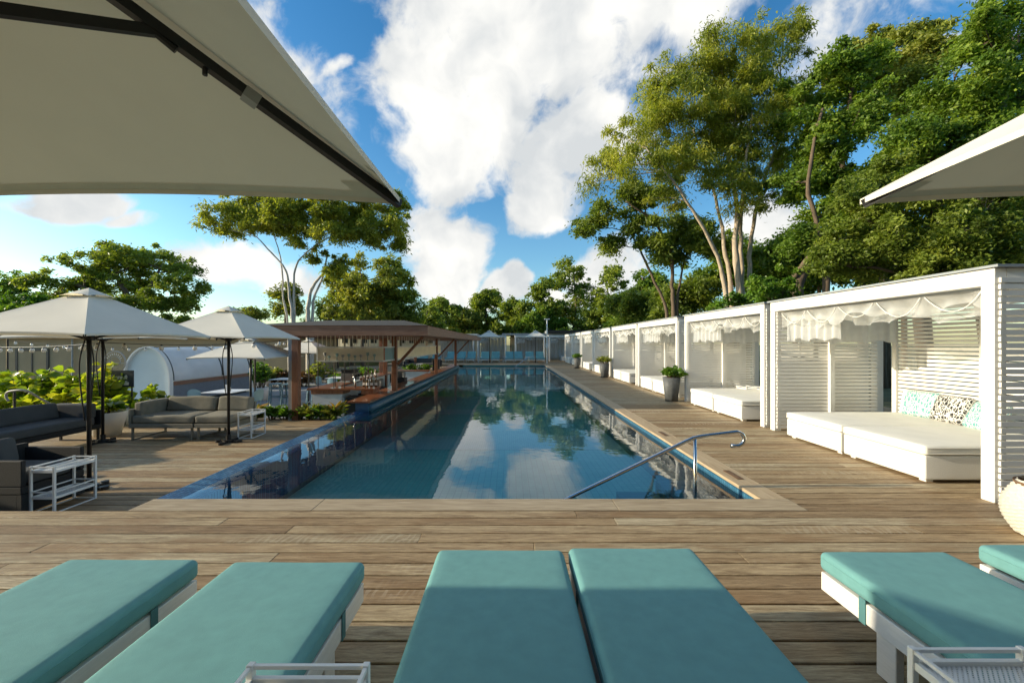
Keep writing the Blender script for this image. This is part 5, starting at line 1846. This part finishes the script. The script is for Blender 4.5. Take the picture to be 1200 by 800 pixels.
bc = thing('bar_counter', (-4.6, 11.3, TERR_Z), 'bar counter with red-brown timber top and pale front panel', 'counter')
b = MB(); b.box(-1.15, .75, 0, .62, .88, .925, ch=.004); b.box(-1.15, -.55, .623, 6.2, .88, .925, ch=.004); b.box(-.9, .72, 7.9, 8.5, .86, .905, ch=.004)
b.build('counter_top', M['counter_wood'], bc)
b = MB(); b.box(-1.02, -.18, .06, .58, .0, .758); b.build('front_panel', M['bar_white'], bc)
for q_ in ((-1.05, -.15), (.38, .72)):
    b = MB(); b.box(q_[0], q_[1], .04, .6, .762, .877); b.build('apron', M['post_wood'], bc)
b = MB(); b.box(-1.0, -.62, .65, 6.1, 0, .877); b.box(-.85, .68, 7.95, 8.45, 0, .857); b.build('side_panel', M['bar_white'], bc)
b = MB(); b.box(-.17, -.12, .06, .58, 0, .68); b.build('end_panel', M['clip'], bc)
for i in range(2):
    fr = thing('bar_fridge', (-4.68 + i * .0, 11.42 + i * .9, TERR_Z), 'dark glass-door fridge under the bar, %s one' % ('nearer' if i == 0 else 'farther'), 'fridge', 'bar fridges')
    b = MB(); b.box(0, .72, 0, .5, 0.05, .66); b.build('cabinet', M['dark_frame'], fr)
    b = MB(); b.box(.04, .34, -.012, -.002, .08, .62); b.box(.38, .68, -.012, -.002, .08, .62); b.build('door', M['glass_dark'], fr)
    b = MB(); b.box(.30, .32, -.03, -.0125, .2, .5); b.box(.40, .42, -.03, -.0125, .2, .5); b.build('handle', M['steel'], fr)
# espresso machine, bottles, tap and glasses on the bar
em = thing('coffee_machine', (-4.75, 13.6, TERR_Z + .925 - .60), 'steel and black coffee machine standing on the bar', 'coffee machine')
em.location = (-5.35, 13.4, TERR_Z + .926)
b = MB(); b.box(-.2, .2, -.3, .3, .04, .30, ch=.02); b.build('body', M['machine'], em)
b = MB(); b.box(-.2, .2, -.3, .3, .36, .42, ch=.01); b.build('cup_rail', M['black'], em)
b = MB(); b.box(-.18, .16, -.28, .28, .30, .36); b.build('panel', M['dark_frame'], em)
for y in (-.15, .15):
    b = MB(); b.tube([(.2, y, .22), (.32, y, .20)], .02, n=8); b.lathe([(0, .16), (.035, .16), (.035, .2), (0, .2)], 12, cx=.24, cy=y); b.build('group_head', M['black'], em)
rgb = random.Random(5)
bt = None
for i in range(12):
    x = -5.55 + .42 * rgb.random(); y = 14.2 + i * .24
    if i > 7: x, y = -4.3 + .12 * (i - 8), 11.7 + .1 * rgb.random()
    lab = 'bottle standing on the bar counter'
    if bt is None:
        bt = thing('bottle', (x, y, 0), lab, 'bottle', 'bottles on the bar counter')
        b = MB(); b.lathe([(0, 0), (.036, 0), (.038, .16), (.03, .2), (.013, .23), (.013, .30), (0, .30)], 12); b.build('glass', M['bottle'], bt, smooth=True)
        b = MB(); b.lathe([(.0375, .05), (.0385, .05), (.0385, .13), (.0375, .13)], 12); b.build('paper_label', M['white_paint'], bt)
        o = bt
    else:
        o = copy_tree(bt)
    o.location = (x, y, TERR_Z + .926)
tp = thing('beer_tap', (-4.55, 11.75, TERR_Z + .926), 'steel beer tap column on the front bar counter', 'tap')
b = MB(); b.tube([(0, 0, 0), (0, 0, .30)], .03, n=12); b.tube([(0, 0, .30), (0, -.1, .30)], .022, n=10); b.build('column', M['steel'], tp, smooth=True)
b = MB(); b.tube([(0, -.09, .30), (0, -.09, .42)], .014); b.build('handle', M['black'], tp)
# dark stools / equipment inside the bar
for i, (x, y, h, lab) in enumerate(((-4.35, 13.0, 1.05, 'black point-of-sale stand inside the bar'), (-4.2, 15.2, 1.15, 'black equipment cabinet inside the bar'))):
    q = thing('bar_cabinet', (x, y, TERR_Z), lab, 'cabinet', 'black equipment inside the bar')
    b = MB(); b.box(-.25, .25, -.22, .22, .05, h - .25, ch=.01); b.build('cabinet', M['dark_frame'], q)
    b = MB(); b.box(-.2, .2, -.18, .18, h - .245, h, ch=.03); b.build('machine', M['machine'], q)
# hanging shelf with cream screens
hs = thing('hanging_shelf', (-5.30, 11.0, TERR_Z), 'suspended cream screened glass shelf under the bar roof', 'shelf')
b = MB()
for x in np.arange(0, 1.85, .12): b.box(x, x + .014, 0, .014, 2.12, zb + .06)
for y in np.arange(.3, 9.0, .3): b.box(1.84, 1.854, y, y + .014, 2.12, zb + .06)
b.build('hanger', M['cream_panel'], hs)
b = MB(); b.box(-.02, 1.86, -.015, .03, 2.08, 2.118); b.box(-.02, 1.86, -.015, .03, 1.70, 1.738); b.box(1.83, 1.87, .033, 9, 2.08, 2.118); b.box(1.83, 1.87, .033, 9, 1.70, 1.738)
b.box(-.02, .02, -.015, .03, 1.741, 2.077); b.build('shelf_frame', M['white_paint'], hs)
b = MB(); b.box(.021, 1.82, .0, .008, 1.742, 2.076); b.box(1.846, 1.852, 1.2, 9.0, 1.742, 2.076); b.build('screen', M['cream_panel'], hs)
b = MB(); b.box(1.846, 1.852, .05, 1.19, 1.742, 2.076); b.build('glass_screen', M['glassy'], hs)
rg_ = random.Random(2)
for i in range(9):
    x = .2 + i * .17 + rg_.uniform(-.03, .03); hgt = rg_.uniform(.12, .22)
    b = MB(); b.lathe([(0, 1.74), (.035, 1.74), (.01, 1.76), (.01, 1.74 + hgt * .5), (.04, 1.74 + hgt * .7), (.035, 1.74 + hgt)], 10, cx=x, cy=-.045)
    b.build('glass', M['glassy' if i % 3 else 'clip'], hs, smooth=True)
# thin black rods between roof and counter
rx = [(-5.72, 11.35), (-5.45, 11.35), (-5.2, 11.9), (-5.0, 11.35), (-4.7, 11.35), (-4.4, 11.35), (-4.1, 11.35), (-5.6, 13.6), (-5.6, 15.8)]
for i, (x, y) in enumerate(rx):
    b = MB(); b.tube([(0, 0, 0), (0, 0, zb - .926 + .03)], .012, n=8)
    o = b.build('support_rod', M['black']); o.location = (x, y, TERR_Z + .926)
    tag(o, 'thin black rod between bar counter and roof', 'rod', 'support rods of the bar')

# ------------------------------------------------------------------ terrace tables, chairs, stools


def chair(name, label, group):
    t = thing(name, (0, 0, 0), label, 'chair', group)
    b = MB(); b.cushion(-.22, .22, -.21, .21, .43, .455, r=.012, n=4); b.build('seat', M['blue_chair'], t, smooth=True)
    def bk(u, v):
        a = (u - .5) * 2.0
        return (.25 * math.sin(a), .21 + .05 - .10 * (1 - math.cos(a)) - 0.0 + .03 * v, .46 + .34 * v * (1 - .25 * abs(u - .5) ** 2 * 4))
    b = MB(); b.grid(bk, 14, 5); b.grid(lambda u, v: Vector(bk(u, v)) + Vector((0, .014, 0)), 14, 5); b.build('backrest', M['blue_chair'], t, smooth=True)
    for (x, y) in ((-.19, -.18), (.19, -.18), (-.19, .18), (.19, .18)):
        b = MB(); b.tube([(x * .9, y * .9, .43), (x * 1.12, y * 1.12, 0)], .013, n=6); b.build('leg', M['blue_chair'], t)
    return t


def table(name, label, r, group, square=False):
    t = thing(name, (0, 0, 0), label, 'table', group)
    b = MB()
    if square: b.box(-r, r, -r, r, .72, .745, ch=.006)
    else: b.lathe([(0, .72), (r, .72), (r, .745), (0, .745)], 28)
    b.build('table_top', M['white_metal'], t)
    b = MB(); b.tube([(0, 0, .03), (0, 0, .72)], .035, n=10); b.build('leg', M['dark_frame'], t)
    b = MB(); b.lathe([(0, 0), (.26, 0), (.26, .02), (.04, .03)], 20); b.build('foot', M['dark_frame'], t)
    return t


tb = table('dining_table', 'white dining table behind the grey sofa in front of the caravan', .46, 'white terrace tables', square=True)
tb.location = (-8.72, 12.3, TERR_Z)
c0 = chair('terrace_chair', 'powder blue chair left of the table behind the grey sofa', 'powder blue terrace chairs')
c0.location = (-9.45, 12.2, TERR_Z); c0.rotation_euler = (0, 0, R(80))
def put_chair(x, y, rz, lab):
    o = copy_tree(c0); o.location = (x, y, TERR_Z); o.rotation_euler = (0, 0, R(rz)); o['label'] = lab
put_chair(-8.0, 12.35, -95, 'powder blue chair right of the table behind the grey sofa')
tb2 = copy_tree(tb); tb2.location = (-7.3, 17.2, TERR_Z); tb2['label'] = 'white dining table seen through the rods of the bar'
put_chair(-6.6, 17.1, -95, 'powder blue chair right of the table seen through the bar rods')
put_chair(-8.0, 17.2, 85, 'powder blue chair left of the table seen through the bar rods')
put_chair(-7.2, 16.5, 175, 'powder blue chair with its back to the viewer beyond the bar rods')
tb3 = copy_tree(tb); tb3.location = (-9.3, 16.6, TERR_Z); tb3['label'] = 'white table on the terrace just left of the bar column'
# menu holder on the first table
mh = thing('menu_holder', (-8.62, 12.2, TERR_Z + .7455), 'small white menu holder on the table behind the sofa', 'menu holder')
b = MB(); b.add([(-.07, -.05, 0), (.07, -.05, 0), (.07, .05, 0), (-.07, .05, 0), (-.07, -.012, .2), (.07, -.012, .2), (.07, .012, .2), (-.07, .012, .2)],
                [(0, 3, 2, 1), (4, 5, 6, 7), (0, 1, 5, 4), (1, 2, 6, 5), (2, 3, 7, 6), (3, 0, 4, 7)]); b.build('card', M['white_paint'], mh)


def stool(name, label, group):
    t = thing(name, (0, 0, 0), label, 'bar stool', group)
    b = MB(); b.cushion(-.19, .19, -.19, .19, .735, .765, r=.014, n=4); b.build('seat', M['blue_stool'], t, smooth=True)
    for (x, y) in ((-.15, -.15), (.15, -.15), (-.15, .15), (.15, .15)):
        b = MB(); b.bar((x, y, .735), (x * 1.35, y * 1.35, 0), .034, .034); b.build('leg', M['blue_stool'], t)
    b = MB()
    for z in (.28,):
        k = .15 * 1.21
        b.bar((-k, -k, z), (k, -k, z), .02, .03); b.bar((-k, k, z), (k, k, z), .02, .03); b.bar((-k, -k, z + .08), (-k, k, z + .08), .02, .03); b.bar((k, -k, z + .08), (k, k, z + .08), .02, .03)
    b.build('footrest', M['blue_stool'], t)
    return t


st0 = stool('bar_stool', 'slate blue bar stool left of the bar column, farther left one', 'blue bar stools')
st0.location = (-8.45, 14.4, TERR_Z); st0.rotation_euler = (0, 0, R(20))
for (x, y, r, lab) in ((-7.9, 14.3, 5, 'slate blue bar stool nearest the left side of the bar column'), (-6.15, 12.6, 0, 'slate blue bar stool nearest the end of the bar counter'), (-6.2, 13.6, 10, 'second slate blue bar stool along the bar counter'),
                       (-6.2, 14.7, -8, 'third slate blue bar stool along the bar counter')):
    o = copy_tree(st0); o.location = (x, y, TERR_Z); o.rotation_euler = (0, 0, R(r)); o['label'] = lab

# ------------------------------------------------------------------ signs
sg = thing('round_sign', (at(137, 424, 9.35).x, 9.3, TERR_Z), 'round open ring sign of grey metal above the leafy shrubs', 'sign')
zc = at(137, 424, 9.3).z - TERR_Z
b = MB(); b.lathe([(.235, -.012), (.26, -.012), (.26, .012), (.235, .012), (.235, -.012)], 36)
Mx = Matrix.Translation((0, 0, zc)) @ Matrix.Rotation(R(90), 4, 'X')
b.v = [tuple(Mx @ Vector(p)) for p in b.v]; b.build('ring', M['clip'], sg)
b = MB(); b.lathe([(.125, -.006), (.14, -.006), (.14, .006), (.125, .006), (.125, -.006)], 30); b.v = [tuple(Mx @ Vector(p)) for p in b.v]; b.bar((-.235, 0, zc - .03), (.235, 0, zc - .03), .012, .02); b.build('inner_ring', M['clip'], sg)
b = MB(); b.tube([(0, .03, 0), (0, .03, zc - .2)], .018); b.build('post', M['dark_frame'], sg)
b = MB()
for k in range(9):
    a = R(150 - k * 15)
    c = Vector((.185 * math.cos(a), -.012, zc + .185 * math.sin(a)))
    d = Vector((-math.sin(a), 0, math.cos(a)))
    r_ = Vector((math.cos(a), 0, math.sin(a)))
    b.bar(c - r_ * .022, c + r_ * .022, .014, .004, up=(0, 1, 0))
    if k % 2: b.bar(c + d * .012 - r_ * .0, c - d * .012, .008, .004, up=(0, 1, 0))
b.build('lettering', M['sign_letter'], sg)


def text(name, body, size, parent, loc, mat, shear=0.0, rx=90, spacing=1.0):
    cu = bpy.data.curves.new(name, 'FONT')
    cu.body = body; cu.size = size; cu.shear = shear; cu.extrude = .002; cu.offset = .004 * size / .1
    cu.align_x = 'CENTER'; cu.align_y = 'CENTER'; cu.space_character = spacing
    o = bpy.data.objects.new(name, cu); COL.objects.link(o)
    cu.materials.append(mat)
    me = bpy.data.meshes.new_from_object(o)
    bpy.data.objects.remove(o)
    o = bpy.data.objects.new(name, me); COL.objects.link(o)
    o.parent = parent; o.location = loc; o.rotation_euler = (R(rx), 0, 0)
    return o


c = at(143, 443.5, 9.2)
sg = thing('script_sign', (c.x, 9.2, TERR_Z), 'small slate sign with white script lettering beside the leafy shrubs', 'sign')
zc = c.z - TERR_Z
b = MB(); b.box(-.27, .27, -.012, .012, zc - .19, zc + .19, ch=.003); b.build('board', M['sign_dark'], sg)
b = MB(); b.tube([(.2, .03, 0), (.2, .03, zc - .1)], .016); b.build('post', M['dark_frame'], sg)
text('lettering', 'Laura &', .135, sg, (-.07, -.016, zc + .03), M['sign_letter'], .35, spacing=.92)
text('lettering', 'Sangelia', .135, sg, (-.03, -.016, zc - .105), M['sign_letter'], .35, spacing=.92)

# small handrail behind the black sofa
t = thing('stair_rail', (0, 0, TERR_Z), 'grey curved stair rail poking out behind the black sofa', 'handrail')
D_ = 8.6
pts = [at(10, 470, D_), at(7, 464, D_), at(11, 458.5, D_), at(30, 457.5, D_), at(46, 466, D_ + .2), at(64, 476, D_ + .4), at(90, 492, D_ + .7)]
b = MB(); b.tube([Vector(p) - Vector((0, 0, TERR_Z)) for p in smooth_path(pts, 5)], .022, n=10); b.build('rail', M['clip'], t, smooth=True)
p = at(17, 459, D_)
b = MB(); b.tube([(p.x, D_, p.z - TERR_Z), (p.x, D_, 0.0)], .022, n=10); b.build('post', M['dark_frame'], t)

# ------------------------------------------------------------------ string lights and lamp post


def festoon(label, p, q, sag, n, seed):
    p = Vector(p); q = Vector(q)
    t = thing('string_lights', p, label, 'string lights', 'festoon lights over the terrace')
    pts = []
    for i in range(25):
        s = i / 24
        v = p.lerp(q, s); v.z -= sag * 4 * s * (1 - s)
        pts.append(v - p)
    b = MB(); b.tube(pts, .006, n=5); b.build('cable', M['black'], t)
    me = None
    for i in range(n):
        s = (i + .5) / n
        v = p.lerp(q, s); v.z -= sag * 4 * s * (1 - s)
        v -= p
        if me is None:
            b = MB(); b.lathe([(0, -.12), (.028, -.11), (.042, -.075), (.030, -.04), (.016, -.025)], 10)
            o = b.build('bulb', M['bulb'], t, smooth=True); me = o
            b = MB(); b.lathe([(.017, -.035), (.019, -.0), (0, 0)], 8); b.build('socket', M['black'], o)
        else:
            o = copy_tree(me, t)
        o.location = v


festoon('string of clear bulbs in front of the grey building, left part', (-14.5, 10.2, 1.62), (-7.43, 7.31, 1.62), .10, 15, 1)
festoon('string of clear bulbs farther back in front of the grey building', (-17.0, 13.5, 1.72), (-8.3, 13.0, 1.66), .22, 15, 2)
festoon('string of clear bulbs running to the bar column', (-7.43, 7.31, 1.62), (-5.25, 9.60, 1.70), .08, 6, 3)
festoon('string of clear bulbs above the pale caravan', (-16.0, 23.5, 1.85), (-5.9, 11.2, 1.74), .20, 11, 4)
for (x, y, lab) in ((-14.5, 10.2, 'black post carrying string lights at the left edge'), (-17.0, 13.5, 'black post carrying the far string lights'), (-8.3, 13.0, 'black post carrying string lights by the caravan end')):
    b = MB(); b.tube([(0, 0, 0), (0, 0, 2.36)], .028, n=10)
    o = b.build('light_post', M['black']); o.location = (x, y, TERR_Z); tag(o, lab, 'post', 'posts of the string lights')

lp = thing('lamp_post', (at(641, 400, 32.5).x, 32.5, 0), 'slim white lamp post at the far end of the pool', 'lamp post')
b = MB(); b.tube([(0, 0, 0), (0, 0, 3.55)], .05, n=10); b.build('post', M['white_metal'], lp)
b = MB(); b.box(-.22, .22, -.12, .12, 3.552, 3.62, ch=.01); b.build('lamp_head', M['white_metal'], lp)
b = MB(); b.box(-.11, .11, -.09, -.051, 1.25, 1.65); b.build('control_box', M['white_metal'], lp)
# far handrail at the other end of the pool
t = thing('handrail', (1.35, 29.6, 0), 'small steel handrail at the far end of the pool', 'handrail')
b = MB(); b.tube(smooth_path([(-1.1, 0, -.25), (-.3, 0, .35), (.1, 0, .6), (.5, 0, .62), (.56, 0, .5)], 4), .021, n=8); b.build('rail', M['steel'], t, smooth=True)
b = MB(); b.tube([(.1, 0, .6), (.1, 0, -.4)], .019, n=8); b.build('post', M['steel'], t)
# black speaker box on the raised deck and plants there
for i, (px, lab) in enumerate(((498, 'green plant on the raised deck beyond the bar, right of the side table'), (482, 'green plant on the raised deck beyond the bar, left one'))):
    c = at(px, 428, 23.3)
    big_leaf_shrub('garden_shrub', lab, (c.x, c.y, -.1), .9, .6, .55, 200, .2, .06, M['leaf_bush'], 'plants on the raised deck', seed=400 + i)
q = thing('speaker', (at(511, 430, 24).x, 24.0, -.1), 'black box speaker on the raised deck beside the second bar post', 'speaker')
b = MB(); b.box(-.2, .2, -.2, .2, 0, .75, ch=.02); b.build('cabinet', M['black'], q)
b = MB(); b.lathe([(0, 0), (.12, 0), (.13, .01)], 20); b.v = [(p_[0], -.203 - p_[2], .5 + p_[1]) for p_ in b.v]; b.build('grille', M['dark_frame'], q)
